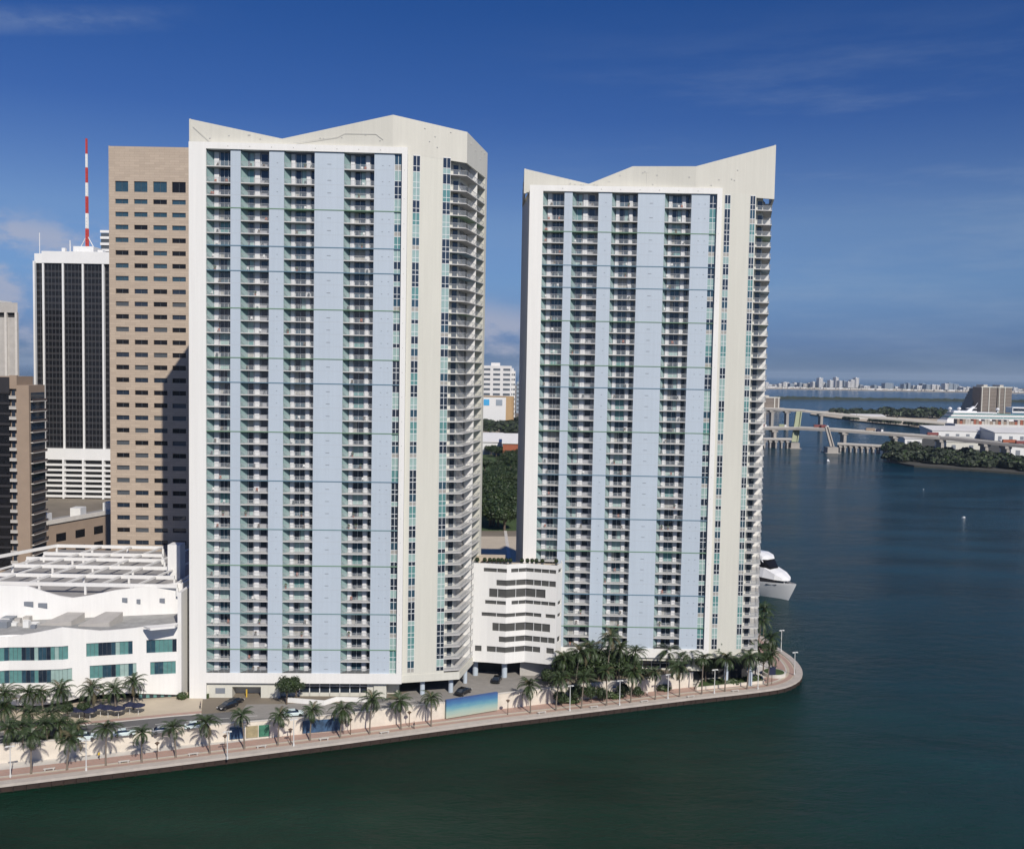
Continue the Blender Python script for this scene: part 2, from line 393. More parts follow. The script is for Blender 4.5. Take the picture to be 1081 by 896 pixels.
# ------------------------------------------------------------------ ground and water
SEA = [(-420, 62), (-160, 161), (-100.5, 183.9), (-70.7, 195.2), (-37.1, 208.5), (-3.4, 222.4), (10.4, 227.5), (47.9, 241.6), (66.8, 248.1),
       (76.5, 252.5), (83.3, 262), (85.1, 275.6), (83.2, 287.9), (81.1, 304.7), (74, 360), (70, 420)]
SEA = SEA[:7] + smooth_line(SEA[7:], 2)
WALL = [(-420, 76), (-165, 171), (-106, 194.1), (-95.5, 197), (-74.1, 204.6), (-38.3, 215.1), (-14.8, 224.1), (-1.2, 231.2), (10.8, 235.8), (41.4, 247.3), (49.9, 250.4)]
UP = 3.5
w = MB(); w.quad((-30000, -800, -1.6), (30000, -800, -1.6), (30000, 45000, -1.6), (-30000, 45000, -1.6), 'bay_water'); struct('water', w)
g = MB()
land = offset_line(WALL, .2) + [(50, 251.0), (50, 282), (70, 300), (66, 420), (150, 1200), (300, 2600), (300, 5200), (-7000, 5200), (-7000, 76)]
g.prism(land, -3, UP, 'concrete', 'earth'); struct('ground', g)
p = MB()
poly = SEA + [(50, 420), (50, 251)] + WALL[::-1]
p.prism([Vector(q) for q in SEA] + [Vector((52, 420)), Vector((49.8, 282)), Vector((49.8, 250.2))] + [Vector((a, b+.2)) for a, b in WALL[::-1]], -3, -.05, 'concrete', 'conc_light')
struct('promenade', p)
s_cap = offset_line(SEA, -.35); c0 = offset_line(SEA, 1.5)
pv = MB(); strip(pv, offset_line(SEA, 1.5), offset_line(SEA, 3.9), -.05, .0, 'sand', False); struct('planting_strip', pv)
pv = MB(); strip(pv, offset_line(SEA, 4.3), offset_line(SEA, 7.6), -.05, .004, 'red_pavers', False); struct('paved_walk', pv)
pv = MB(); strip(pv, offset_line(SEA, 2.0), offset_line(SEA, 3.2), -.05, .012, 'red_pavers', False); struct('paved_border', pv)
sw = empty('seawall', (0, 0, 0), 0, 'long seawall with pale stone cap and rusty stained face along the water', 'seawall')
q = MB(); strip(q, offset_line(SEA, -.05), offset_line(SEA, .6), -4, -.05, 'seawall_face')
rs = resample([tuple(v) for v in offset_line(SEA, -.12)], 2.2)
for i, (x, y) in enumerate(rs):
    if -130 < x < 90 and y < 300: q.box(x-.16, x+.16, y-.16, y+.16, -4, -.35, 'seawall_face')
q.build('face', sw)
q = MB(); strip(q, s_cap, c0, -.45, .12, 'cap_stone'); q.build('cap', sw)

# retaining wall behind the promenade
rw = empty('retaining_wall', (0, 0, 0), 0, 'long coral coloured retaining wall between the promenade and upper road', 'retaining wall')
q = MB(); strip(q, WALL, offset_line(WALL, .45), -.1, UP+.35, 'coral_wall'); q.build('wall_body', rw)
q = MB(); strip(q, offset_line(WALL, -.1), offset_line(WALL, .55), UP+.353, UP+.5, 'conc_light'); q.build('coping', rw)
# upper road, kerb, sidewalk
UW = WALL[1:7]
q = MB(); strip(q, offset_line(UW, .6), offset_line(UW, 8.6), UP, UP+.006, 'asphalt', False)
struct('road', q)
q = MB(); q.prism([(-62, 211), (-38, 217.5), (-12, 227), (0, 233), (8, 236.5), (16, 240), (16, 262), (-18, 262), (-20, 240), (-30, 224.5), (-62, 221.5)], UP, UP+.010, 'drive_pavers'); struct('driveway', q)
q = MB(); UL = [a for a in resample(UW, 6) if a[0] < -66]
strip(q, offset_line(UL, 8.6), offset_line(UL, 8.9), UP, UP+.13, 'conc_light'); struct('kerb', q)
q = MB(); strip(q, offset_line(UL, 8.9), offset_line(UL, 10.4), UP, UP+.126, 'red_pavers'); struct('sidewalk', q)
q = MB(); strip(q, offset_line(UL, 10.4), offset_line(UL, 26), UP, UP+.122, 'sand'); struct('plaza', q)
q = MB(); ml = offset_line(resample(UW, 3), 4.6); ml2 = offset_line(resample(UW, 3), 4.75)
for i in range(0, len(ml)-1, 2): q.quad((*ml[i], UP+.012), (*ml[i+1], UP+.012), (*ml2[i+1], UP+.012), (*ml2[i], UP+.012), 'marking')
struct('road_marking', q)

# ------------------------------------------------------------------ air between here and the far shore
hm = bpy.data.materials.new('haze_air'); hm.use_nodes = True; ht = hm.node_tree; ht.nodes.clear()
pvn = N(ht, 'ShaderNodeVolumePrincipled'); pvn.inputs['Color'].default_value = (.62, .80, 1.0, 1); pvn.inputs['Density'].default_value = 3.0e-5
ho = N(ht, 'ShaderNodeOutputMaterial'); ht.links.new(pvn.outputs[0], ho.inputs['Volume']); MATS['haze_air'] = hm
q = MB(); q.box(-30500, 30500, -900, 45500, -5, 235, 'haze_air'); tag(q.build('haze'), 'thin pale blue haze over the bay', 'haze', kind='stuff')

# ------------------------------------------------------------------ condominium towers
def tower(root, T):
    cells = T['cells']; piers = T['piers']; zt = T['zt']; zb = T['zb']; tall = T['tall']; nf = T['nf']
    h = (zt-zb-sum(tall))/(nf-len(tall))
    sl = []; z = zt
    for i in range(nf):
        z -= tall[i] if i < len(tall) else h; sl.append(z)
    hts = [tall[i] if i < len(tall) else h for i in range(nf)]
    bands = T['bands']; cD = T['D']
    u0, u1, u2 = T['frame']                           # outer left, grid right, frame outer right
    ang = T['ang']; A0 = Vector(T['A0']); e = Vector((math.cos(ang), math.sin(ang))); nn = Vector((-e.y, e.x))
    def A(s, off=0): return A0+e*s+nn*off
    C = A(T['sc']); E = Vector(T['E']); ds = (E-C).normalized(); ns = Vector((-ds.y, ds.x)); L = (E-C).length
    def S(t, off=0): return C+ds*(L*t)+ns*off
    def inter(p, d, q, r):
        den = d.x*r.y-d.y*r.x; k = ((q.x-p.x)*r.y-(q.y-p.y)*r.x)/den; return p+d*k
    rec = 2.3
    Ci = inter(A(0, rec), e, S(0, rec), ds)
    Co = C
    # --- core walls
    w = MB()
    BL = Vector(T['BL'])                               # back left corner
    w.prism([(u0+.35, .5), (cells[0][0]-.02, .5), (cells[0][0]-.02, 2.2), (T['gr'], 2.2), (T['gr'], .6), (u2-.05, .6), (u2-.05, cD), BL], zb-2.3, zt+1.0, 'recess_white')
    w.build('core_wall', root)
    w = MB(); s0 = T['s_bal']
    w.prism([A(0.02), A(s0), A(s0, rec), Ci, S(.90, rec), S(.90, 0), S(1.0, 0), (E.x-6, cD+2), (u2-.02, cD)], T['zbr'], zt+.4, T.get('wmat', 'cream'), 'concrete')
    w.build('side_wall', root)
    w = MB()
    w.prism([(u0+.33, 1.0), (u0+.36, 1.02), BL+Vector((.02, 0)), BL+Vector((-.02, 0))], UP, zt, 'cream'); 
    # --- frame
    f = MB(); fz = zb-2.45
    f.box(u0, cells[0][0], -.4, .5, T['zleft'], zt+1.5, 'white_paint')
    f.box(T['gr']+.004, u2, -.4, .55, fz, zt+1.5, 'white_paint')
    f.box(cells[0][0], T['gr']+.004, -.4, 1.2, zt, zt+1.5, 'white_paint')
    f.box(cells[0][0], T['gr']+.004, -.4, 2.15, fz, zb, 'white_paint')
    for i in range(1, 9):
        x = cells[0][0]+(T['gr']-cells[0][0])*i/9
        f.box(x-.1, x+.1, -.46, -.4, zt+.6, zt+.8, 'vent_light')
    for z in sl[::2]: f.box(u2-.75, u2-.6, -.44, -.4, z-.1, z+.05, 'vent_light')
    f.build('facade_frame', root)
    # --- blue piers with little vents at every floor
    for k, (a, b) in enumerate(piers):
        m = MB(); m.box(a, b, -.02, 2.2, zb, zt-.002, 'blue_panel')
        wd = b-a
        ctr = [(a+b)/2] if wd > 6.5 else ([a+wd*.55] if wd > 3.2 and k < 3 else [])
        if k == 3: ctr = [a+wd*.42, a+wd*.75]
        for c in ctr:
            hw = .45 if wd > 6.5 else .16
            for i, z in enumerate(sl): 
                if (i+1) not in bands: m.box(c-hw, c+hw, -.06, -.02, z+.9, z+1.02, 'vent')
        for i, z in enumerate(sl):
            m.box(a+.03, b-.03, -.026, -.02, z-.04, z-.015, 'soffit')
        m.build('pier', root)
    # --- coloured floor bands
    for n, bm in bands.items():
        m = MB(); z = sl[n-1]; m.box(cells[0][0], T['gr']-.01, -.10, 0.3, z-.20, z+.01, bm)
        o = m.build('floor_band', root); tag(o, {'band_green': 'thin green', 'band_blue': 'thin blue', 'band_teal': 'thin teal'}[bm]+' band crossing the facade between two floors')
    # --- balconies
    def slab_geo(mb, c, z, hgt, bm, side=True):
        a, b = cells[c]
        mb.box(a+.01, b-.01, -.0, 2.19, z-.24, z, 'slab_edge' if bm is None else 'slab_edge')
        mb.quad((a+.02, .05, z-.246), (a+.02, 2.18, z-.246), (b-.02, 2.18, z-.246), (b-.02, .05, z-.246), bm or 'soffit')
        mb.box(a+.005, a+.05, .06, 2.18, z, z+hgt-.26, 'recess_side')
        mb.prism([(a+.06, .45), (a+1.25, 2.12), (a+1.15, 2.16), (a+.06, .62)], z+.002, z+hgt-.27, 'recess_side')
    def rail_geo(mb, c, z):
        a, b = cells[c]
        mb.box(a+.08, b-.08, .06, .10, z+.08, z+1.0, 'rail'); mb.box(a+.06, b-.06, .04, .13, z+1.0, z+1.07, 'rail_top')
        n = 4
        for i in range(n+1):
            x = a+.1+(b-a-.2)*i/n; mb.box(x-.025, x+.025, .045, .12, z, z+1.0, 'rail_top')
    LAY = {0: [('d', .48, .98)], 1: [('d', .04, .40), ('h', .66, .90)], 2: [('d', .34, .68), ('w', .85, .98)]}
    def glaz_geo(mb, c, z, hgt, var):
        a, b = cells[c]; W = b-a; top = z+hgt-.30
        gd = ['glass_dark', 'glass_blue', 'glass_teal', 'glass_dark', 'curtain', 'glass_green', 'glass_dark'][var]
        for kind, s, t in LAY[min(c, 2)]:
            x0, x1 = a+W*s, a+W*t
            if kind == 'd': zz0, zz1 = z+.05, top-.02
            elif kind == 'h': zz0, zz1 = z+1.0, top-.25
            else: zz0, zz1 = z+.35, top-.1
            g_ = gd if kind == 'd' else 'glass_dark'
            if kind == 'h' and var == 2: g_ = 'recess_white'
            if kind == 'd' and var in (3, 6):
                xm = x0+(x1-x0)*(.35 if var == 3 else .6); mb.box(x0, xm, 2.12, 2.19, zz0, zz1, 'curtain' if var == 3 else 'glass_dark'); mb.box(xm, x1, 2.12, 2.19, zz0, zz1, 'glass_dark' if var == 3 else 'glass_teal')
            else: mb.box(x0, x1, 2.12, 2.19, zz0, zz1, g_)
            n = max(1, int((x1-x0)/.9))
            for i in range(n+1):
                x = x0+(x1-x0)*i/n; mb.box(x-.035, x+.035, 2.08, 2.125, zz0, zz1, 'frame_white')
        # white fins of wall between the doors stand a little forward
        fins = {0: [(.24, .44)], 1: [(.44, .62)], 2: [(.19, .32), (.70, .83)]}[min(c, 2)]
        for s, t in fins: mb.box(a+W*s, a+W*t, 1.75, 2.19, z+.002, top+.03, 'fin_white')
    def stuff_geo(mb, c, z, rnd, one=False):
        a, b = cells[c]
        for i in range(1 if one else rnd.choice((0, 1, 1, 2))):
            x = rnd.uniform(a+.5, b-.9); y = rnd.uniform(.5, 1.2)
            m_ = rnd.choice(('frame_dark', 'white_metal', 'white_metal', 'terracotta', 'frame_dark', 'bark'))
            if rnd.random() < .2: mb.tube([(x, y, z), (x, y, z+.45)], [.18, .25], 'terracotta', 7); mb.tube([(x, y, z+.45), (x, y, z+.9), (x, y, z+1.25)], [.2, .42, .1], 'leaf_light', 6); continue
            mb.box(x, x+.5, y, y+.5, z+.38, z+.44, m_); mb.box(x, x+.5, y+.46, y+.52, z+.4, z+.95, m_)
            for dx in (0, .44):
                for dy in (0, .44): mb.box(x+dx, x+dx+.06, y+dy, y+dy+.06, z, z+.4, m_)
    order = sorted(range(nf), key=lambda i: abs(sl[i]-H))
    near = set(order[:25]); cache = {}
    rest = MB(); rnd = random.Random(3)
    for i in range(nf):
        for c in range(4):
            z = sl[i]; var = rnd.choice((0, 0, 0, 1, 1, 2, 3, 4, 5, 6, 0)); bm = bands.get(i+1); 
            sb = bands.get(i+1); sbm = sb
            if i in near:
                key = ('s', c, sbm)
                if key not in cache: m = MB(); slab_geo(m, c, 0, h, sbm); cache[key] = m.mesh('balcony')
                b_ = link('balcony', cache[key], root, (0, 0, z))
                key = ('r', c)
                if key not in cache: m = MB(); rail_geo(m, c, 0); cache[key] = m.mesh('railing')
                link('railing', cache[key], b_)
                key = ('g', c, var)
                if key not in cache: m = MB(); glaz_geo(m, c, 0, h, var); cache[key] = m.mesh('sliding_door')
                link('sliding_door', cache[key], b_)
                if rnd.random() < .7:
                    m = MB(); stuff_geo(m, c, 0, rnd, True)
                    if m.v: CHAIRS.append((m, root, z, i, c))
            else:
                slab_geo(rest, c, z, hts[i], sbm); rail_geo(rest, c, z); glaz_geo(rest, c, z, hts[i], var)
                if rnd.random() < .7: stuff_geo(rest, c, z, rnd)
    o = rest.build('balcony', root); o['kind'] = 'stuff'; o['label'] = 'remaining balconies on the highest and lowest floors'
    # --- window strips (one on the grid, two on the side wing)
    def win_geo(mb, P, d, n_, wdt, z, hgt, var):
        def q(x0, x1, y0, y1, z0, z1, m):
            pl = [P+d*x0+n_*y0, P+d*x1+n_*y0, P+d*x1+n_*y1, P+d*x0+n_*y1]; mb.prism(pl, z0, z1, m)
        up = ['coated_teal', 'coated_dark', 'coated_green', 'coated_dark', 'coated_teal', 'coated_blue'][var]
        lo = ['coated_teal', 'coated_dark', 'coated_green', 'coated_teal', 'coated_dark', 'curtain'][var]
        zs = z+hgt*.34
        q(0, wdt, .0, .08, z+.02, zs-.06, lo); q(0, wdt, .0, .08, zs+.06, z+hgt-.12, up)
        q(0, wdt, -.03, .07, zs-.06, zs+.06, 'frame_white'); q(0, wdt, -.04, .07, z+hgt-.12, z+hgt+.02, 'frame_white')
        for x in (0, .5, 1.0):
            xx = x*wdt; q(max(0, xx-.05), min(wdt, xx+.05), -.035, .07, z+.02, z+hgt-.13, 'frame_white' if x != .5 else 'frame_white')
    strips = [(Vector((T['win'][0], .25)), Vector((1, 0)), Vector((0, 1)), T['win'][1]-T['win'][0]),
              (A(T['wa'][0], -.05), e, nn, T['wa'][1]-T['wa'][0]), (A(T['wb'][0], -.05), e, nn, T['wb'][1]-T['wb'][0])]
    nearw = set(order[:33]); restw = MB()
    for k, (P, d, n_, wd) in enumerate(strips):
        bk = MB(); pl = [P+n_*.085, P+d*wd+n_*.085, P+d*wd+n_*.3, P+n_*.3]
        for i in range(nf):
            var = rnd.choice((0, 0, 1, 1, 2, 3, 4, 5)); bot = sl[i]
            if i in nearw:
                key = ('w', k, var, round(hts[i], 2))
                if key not in cache: m = MB(); win_geo(m, P, d, n_, wd, 0, hts[i], var); cache[key] = m.mesh('window')
                link('window', cache[key], root, (0, 0, bot))
            else: win_geo(restw, P, d, n_, wd, bot, hts[i]-(.9 if k and i == 0 else 0), var)
    o = restw.build('window', root); o['kind'] = 'stuff'; o['label'] = 'remaining narrow windows on the highest and lowest floors'
    w = MB()                                           # strip backing in the grid
    w.box(T['win'][0], T['win'][1], .34, 2.1, zb, zt-.002, 'dark_void'); w.build('shaft', root)
    # --- corner balconies on the wing
    for i in range(nf):
        bm = bands.get(i+1); z = sl[i]
        if z < T['zbr']+1: continue
        key = ('c', bm)
        if key not in cache:
            m = MB(); pl = [A(s0+.01, -.06), C+(e*.0-nn*.06), S(.895, -.06), S(.895, rec-.02), Ci, A(s0+.01, rec-.02)]
            m.prism(pl, -.22, 0, 'slab_edge', 'slab_edge', bm or 'soffit'); cache[key] = m.mesh('corner_balcony')
            if ('cr',) not in cache:
                m = MB(); m.slab_between(A(s0+.1, .05), C, .05, .08, 1.0, 'rail'); m.slab_between(C, S(.89, .05), .05, .08, 1.0, 'rail')
                m.slab_between(A(s0+.1, .05), C, .09, 1.0, 1.07, 'rail_top'); m.slab_between(C, S(.89, .05), .09, 1.0, 1.07, 'rail_top')
                for t in (.12, .25, .38, .64, .76): 
                    pt = S(t, .05); m.box(pt.x-.03, pt.x+.03, pt.y-.03, pt.y+.03, 0, 1.0, 'rail_top')
                cache[('cr',)] = m.mesh('railing')
                m = MB(); hh = h-.24
                m.slab_between(Ci+ds*1.0+ns*-.03, Ci+ds*(L*.42)+ns*-.03, .08, .05, hh-.1, 'glass_dark')
                m.slab_between(Ci+ds*(L*.55)+ns*-.03, S(.86, rec-.03), .08, .05, hh-.1, 'glass_green')
                for t in (1.0, 2.2, 3.4, 4.6, 5.8): pt = Ci+ds*t-ns*.1; m.box(pt.x-.05, pt.x+.05, pt.y-.05, pt.y+.05, .05, hh-.1, 'frame_white')
                m.slab_between(Ci-e*1.4-nn*.03, Ci-e*.2-nn*.03, .08, .05, hh-.1, 'glass_dark')
                cache[('cg',)] = m.mesh('sliding_door')
                m = MB(); m.slab_between(S(.52, .08), S(.52, rec-.1), .18, .0, hh, 'white_smooth')
                cache[('cp',)] = m.mesh('partition')
        o = link('corner_balcony', cache[key], root, (0, 0, z))
        link('railing', cache[('cr',)], o); link('sliding_door', cache[('cg',)], o)
        pz = link('partition', cache[('cp',)], o)
        if hts[i] > h+.1: pz.scale = (1, 1, (hts[i]-.24)/(h-.24))
    # crown: a folded parapet whose top line rises and falls
    m = MB(); pts = T['crown']
    for (p0, z00, z0b), (p1, z10, z1b) in zip(pts[:-1], pts[1:]):
        p0 = Vector(p0(A, S) if callable(p0) else p0); p1 = Vector(p1(A, S) if callable(p1) else p1)
        d = (p1-p0).normalized(); n_ = Vector((-d.y, d.x))*.45
        vs = [(*p0, z0b), (*p1, z1b), (*(p1+n_), z1b), (*(p0+n_), z0b), (*p0, z00), (*p1, z10), (*(p1+n_), z10), (*(p0+n_), z00)]
        m.add(vs, [(0, 3, 2, 1), (4, 5, 6, 7), (0, 1, 5, 4), (1, 2, 6, 5), (2, 3, 7, 6), (3, 0, 4, 7)], 'crown_cream')
        Lc = (p1-p0).length
        if Lc > 8:
            for k in range(5):
                t = rnd.uniform(.08, .92); b_ = z0b+(z1b-z0b)*t; tp = z00+(z10-z00)*t
                zz = rnd.uniform(max(b_, T['zt']+2), tp-.8); pt = p0.lerp(p1, t)-n_*.12
                m.box(pt.x-.14, pt.x+.14, pt.y-.06, pt.y+.1, zz, zz+.22, 'vent_light')
    m.build('crown', root)
    m = MB(); m.prism([(u0+1.4, 3.2), (u2, 1.4), A(s0, 1.0), S(.9, 1.4), (E.x-7, cD+1), BL+Vector((1, 0))], zt+1.0, zt+1.3, 'gravel_roof')
    m.box(20, 34, 9, 17, zt+1.3, zt+5, 'concrete')
    m.build('roof', root)
    return dict(A=A, S=S, C=C, sl=sl, h=h)
CHAIRS = []

P1 = at_Y(200, 400, 225); Y1 = R(2.2)
t1 = empty('apartment_tower', (P1.x, P1.y, 0), Y1, 'left of the two tall pale blue and white condominium towers, with ridge-shaped crown', 'apartment tower', 'twin waterfront condominium towers')
G, B_, Tl = 'band_green', 'band_blue', 'band_teal'
T1 = dict(cells=[(4.0, 9.6), (11.95, 18.6), (22.07, 29.2), (36.1, 43.2)], piers=[(9.6, 11.95), (18.6, 22.07), (29.2, 36.1), (43.2, 47.95)],
          win=(47.95, 49.7), gr=49.7, frame=(0, 49.7, 51.0), zt=134.5, zb=9.85, tall=[3.8, 3.75], nf=42, D=23,
          bands={4: G, 7: B_, 9: B_, 12: G, 16: G, 18: B_, 22: G, 26: B_, 30: Tl, 33: G, 37: Tl, 40: G},
          A0=(51, .6), ang=R(12.2), sc=14.25, E=(70.0, 22.5), BL=(2.5, 23), s_bal=10.35, wa=(1.25, 2.95), wb=(8.45, 10.3), zbr=8.1, zleft=UP-.2,
          crown=[((1.6, 20), 139.5, 134.5), ((-.35, 1.2), 141.6, 135.0), ((21.4, .9), 137.5, 135.0), (lambda A, S: A(-3.6, .0), 143.5, 135.0),
                 (lambda A, S: A(14.25, -.03), 140.9, 133.55), (lambda A, S: S(1.0, -.03), 140.3, 133.55)])
i1 = tower(t1, T1)
P2 = at_Y(557.6, 300, 250); P2.x += .45
t2 = empty('apartment_tower', (P2.x, P2.y, 0), 0, 'right one of the two tall pale blue and white condominium towers, crown pointed at right', 'apartment tower', 'twin waterfront condominium towers')
T2 = dict(cells=[(3.0, 8.6), (10.7, 17.5), (21.0, 27.8), (34.8, 41.75)], piers=[(8.6, 10.7), (17.5, 21.0), (27.8, 34.8), (41.75, 46.5)],
          win=(46.5, 48.35), gr=48.35, frame=(-.5, 48.35, 49.65), zt=130.75, zb=10.4, tall=[3.6, 3.7], nf=41, D=23,
          bands={3: G, 6: B_, 8: B_, 11: G, 15: G, 17: B_, 21: G, 25: B_, 29: B_, 32: G, 36: B_, 39: G},
          A0=(49.7, .3), ang=R(4.5), sc=13.5, E=(67.6, 20), BL=(-2.2, 24), s_bal=9.2, wa=(.77, 2.3), wb=(7.6, 8.95), zbr=9.3, zleft=UP-.2,
          crown=[((-2.25, 24), 134.5, 130.5), ((-2.0, 2.2), 136.9, 130.5), ((15.0, 1.9), 133.2, 131.0), ((26.4, 1.6), 137.9, 131.0), (lambda A, S: A(-7.1, .1), 137.8, 131.0),
                 (lambda A, S: A(14.0, -.03), 144.0, 130.0), (lambda A, S: S(1.0, -.03), 142, 130.0)])
# crown bottom is raised over the grid of the right tower by the frame itself
i2 = tower(t2, T2)

q = MB(); q.tube([(.6, .95, 139.8), (4.6, .9, 136.3)], .04, 'vent_light', 5); q.build('conduit', t1)
q = MB(); q.tube([(24, .45, 136.4), (34.5, .18, 138.0), (36.2, .15, 138.9), (43.5, -.1, 138.9), (45.2, -.15, 137.6)], .04, 'vent_light', 5); q.build('conduit', t1)
q = MB(); q.tube([(30, 1.2, 132.0), (30, 1.2, 136.2), (34.5, 1.0, 136.2), (34.5, 1.0, 132)], .04, 'vent_light', 5); q.build('conduit', t2)
# left face of the right tower and podiums
q = MB(); q.prism([(-.45, .55), (.0, .55), (-1.7, 24), (-2.2, 24)], UP, 131, 'cream'); q.build('flank_wall', t2)
q = MB(); q.prism([(.0, .6), (.5, .6), (3.0, 23), (2.5, 23)], UP, 134.4, 'cream'); q.build('flank_wall', t1)

# podium of the left tower
pd = MB()
gx0, gx1 = 10.0, 16.9
pd.box(.6, gx0, .5, 3, UP-.1, 7.38, 'cream'); pd.box(gx1, 21.5, .5, 3, UP-.1, 7.38, 'cream'); pd.box(gx0, gx1, .5, 3, 6.2, 7.38, 'cream')
pd.box(gx0, gx1, 6, 6.2, UP, 6.2, 'dark_void'); pd.box(gx0-.2, gx0, 3, 6.2, UP, 6.2, 'cream'); pd.box(gx1, gx1+.2, 3, 6.2, UP, 6.2, 'concrete')
pd.box(4, 50, 4, 22, UP, 7.38, 'cream'); pd.box(44.2, 47.2, .7, 4, UP, 7.38, 'cream'); pd.box(42.5, 44.2, 1.2, 4, UP, 7.38, 'cream')
pd.build('podium', t1)
pd = MB()
for i in range(8):
    x0 = 23.5+i*2.45; pd.box(x0+.12, x0+2.33, 2.0, 2.1, UP+.9, 7.2, 'glass_dark'); pd.box(x0-.1, x0+.12, 1.9, 2.2, UP, 7.38, 'frame_white')
pd.box(21.5, 43, 1.9, 2.2, UP, UP+.9, 'cream'); pd.box(23.5, 43, 1.88, 2.12, 6.0, 6.15, 'frame_white')
pd.build('storefront', t1)
q = MB(); q.prism([(23.5, -2.5), (33, -4.5), (35.5, -1.8), (43.5, -2.2), (43.5, -1.9), (35.4, -1.5), (32.9, -4.1), (23.5, -2.1)], UP, UP+1.1, 'white_smooth')
tag(q.build('planter_wall', None), 'low white zigzag planter wall in front of the dark storefront', 'planter wall'); bpy.data.objects['planter_wall'].location = t1.location; bpy.data.objects['planter_wall'].rotation_euler = t1.rotation_euler
q = MB(); q.box(6.0, 8.3, .38, .5, 4.6, 5.9, 'vent'); q.build('louvre', t1)
q = MB(); q.box(13.2, 13.5, .9, 1.2, UP, 5.4, 'marking_yellow'); q.build('post', t1)
# open undercroft of the wing, on columns
q = MB(); Aw, Sw = i1['A'], i1['S']
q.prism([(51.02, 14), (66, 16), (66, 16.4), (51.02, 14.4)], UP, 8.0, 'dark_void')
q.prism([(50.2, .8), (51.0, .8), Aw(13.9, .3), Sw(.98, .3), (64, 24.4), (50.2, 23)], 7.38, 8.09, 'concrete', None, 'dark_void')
q.build('undercroft', t1)
q = MB(); q.prism([Aw(-.2, -.12), Aw(14.3, -.12), Sw(1.0, -.12), Sw(1.0, .4), Aw(13.9, .4), Aw(-.2, .4)], 7.36, 9.2, 'cream'); q.build('fascia', t1)
for s, off in ((5.4, 2.0), (12.6, 2.2)):
    c = Aw(s, off); q = MB(); q.tube([(c.x, c.y, UP-.2), (c.x, c.y, 7.4)], .62, 'blue_panel', 14); q.build('column', t1)
c = Sw(.45, .9); q = MB(); q.tube([(c.x, c.y, UP-.2), (c.x, c.y, 7.4)], .55, 'blue_panel', 14); q.build('column', t1)

# podium of the right tower
pd = MB(); pd.box(0, 20.5, 1.2, 4, UP-.1, 7.9, 'cream'); pd.box(20.5, 49, 3.6, 5, UP-.1, 7.9, 'cream'); pd.box(0, 49, 5, 22, UP, 7.95, 'cream')
pd.box(20.5, 44, .2, 3.6, 7.0, 7.9, 'cream'); pd.build('podium', t2)
pd = MB()
for i in range(9):
    x0 = 23.+i*2.4; pd.box(x0+.12, x0+2.28, 3.4, 3.5, UP+.6, 6.9, 'glass_dark'); pd.box(x0-.1, x0+.12, 3.3, 3.6, UP, 7.0, 'frame_white')
pd.box(23, 44.6, 3.28, 3.52, 5.4, 5.55, 'frame_white'); pd.build('storefront', t2)
A2w, S2w = i2['A'], i2['S']
q = MB(); q.prism([A2w(-.1, -.1), A2w(13.5, -.1), A2w(13.5, .4), A2w(-.1, .4)], 8.0, 9.35, 'cream')
q.prism([A2w(9.3, -.12), A2w(13.6, -.12), A2w(13.6, 3), A2w(9.3, 3)], 7.9, 9.9, 'cream'); q.build('fascia', t2)
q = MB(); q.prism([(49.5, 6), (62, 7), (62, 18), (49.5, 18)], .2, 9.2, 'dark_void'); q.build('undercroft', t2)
for s in (5.5, 12.2):
    c = A2w(s, 1.4); q = MB(); q.tube([(c.x, c.y, -.3), (c.x, c.y, 8.6)], .6, 'blue_panel', 14); q.build('column', t2)

# chairs and tables out on the balconies
wh = {t1.name: 'left', t2.name: 'right'}
for k, (m, root, z, i, c) in enumerate(CHAIRS[:150]):
    o = m.build('patio_chair'); o.parent = None
    o.matrix_world = Matrix.Translation((root.location.x, root.location.y, z)) @ Matrix.Rotation(root.rotation_euler.z, 4, 'Z')
    tag(o, 'patio furniture on %s tower balcony, %s column from left, %s floor from top' % (wh[root.name], ORD[c], ordw(i)), 'patio seat', 'patio seats on the balconies')

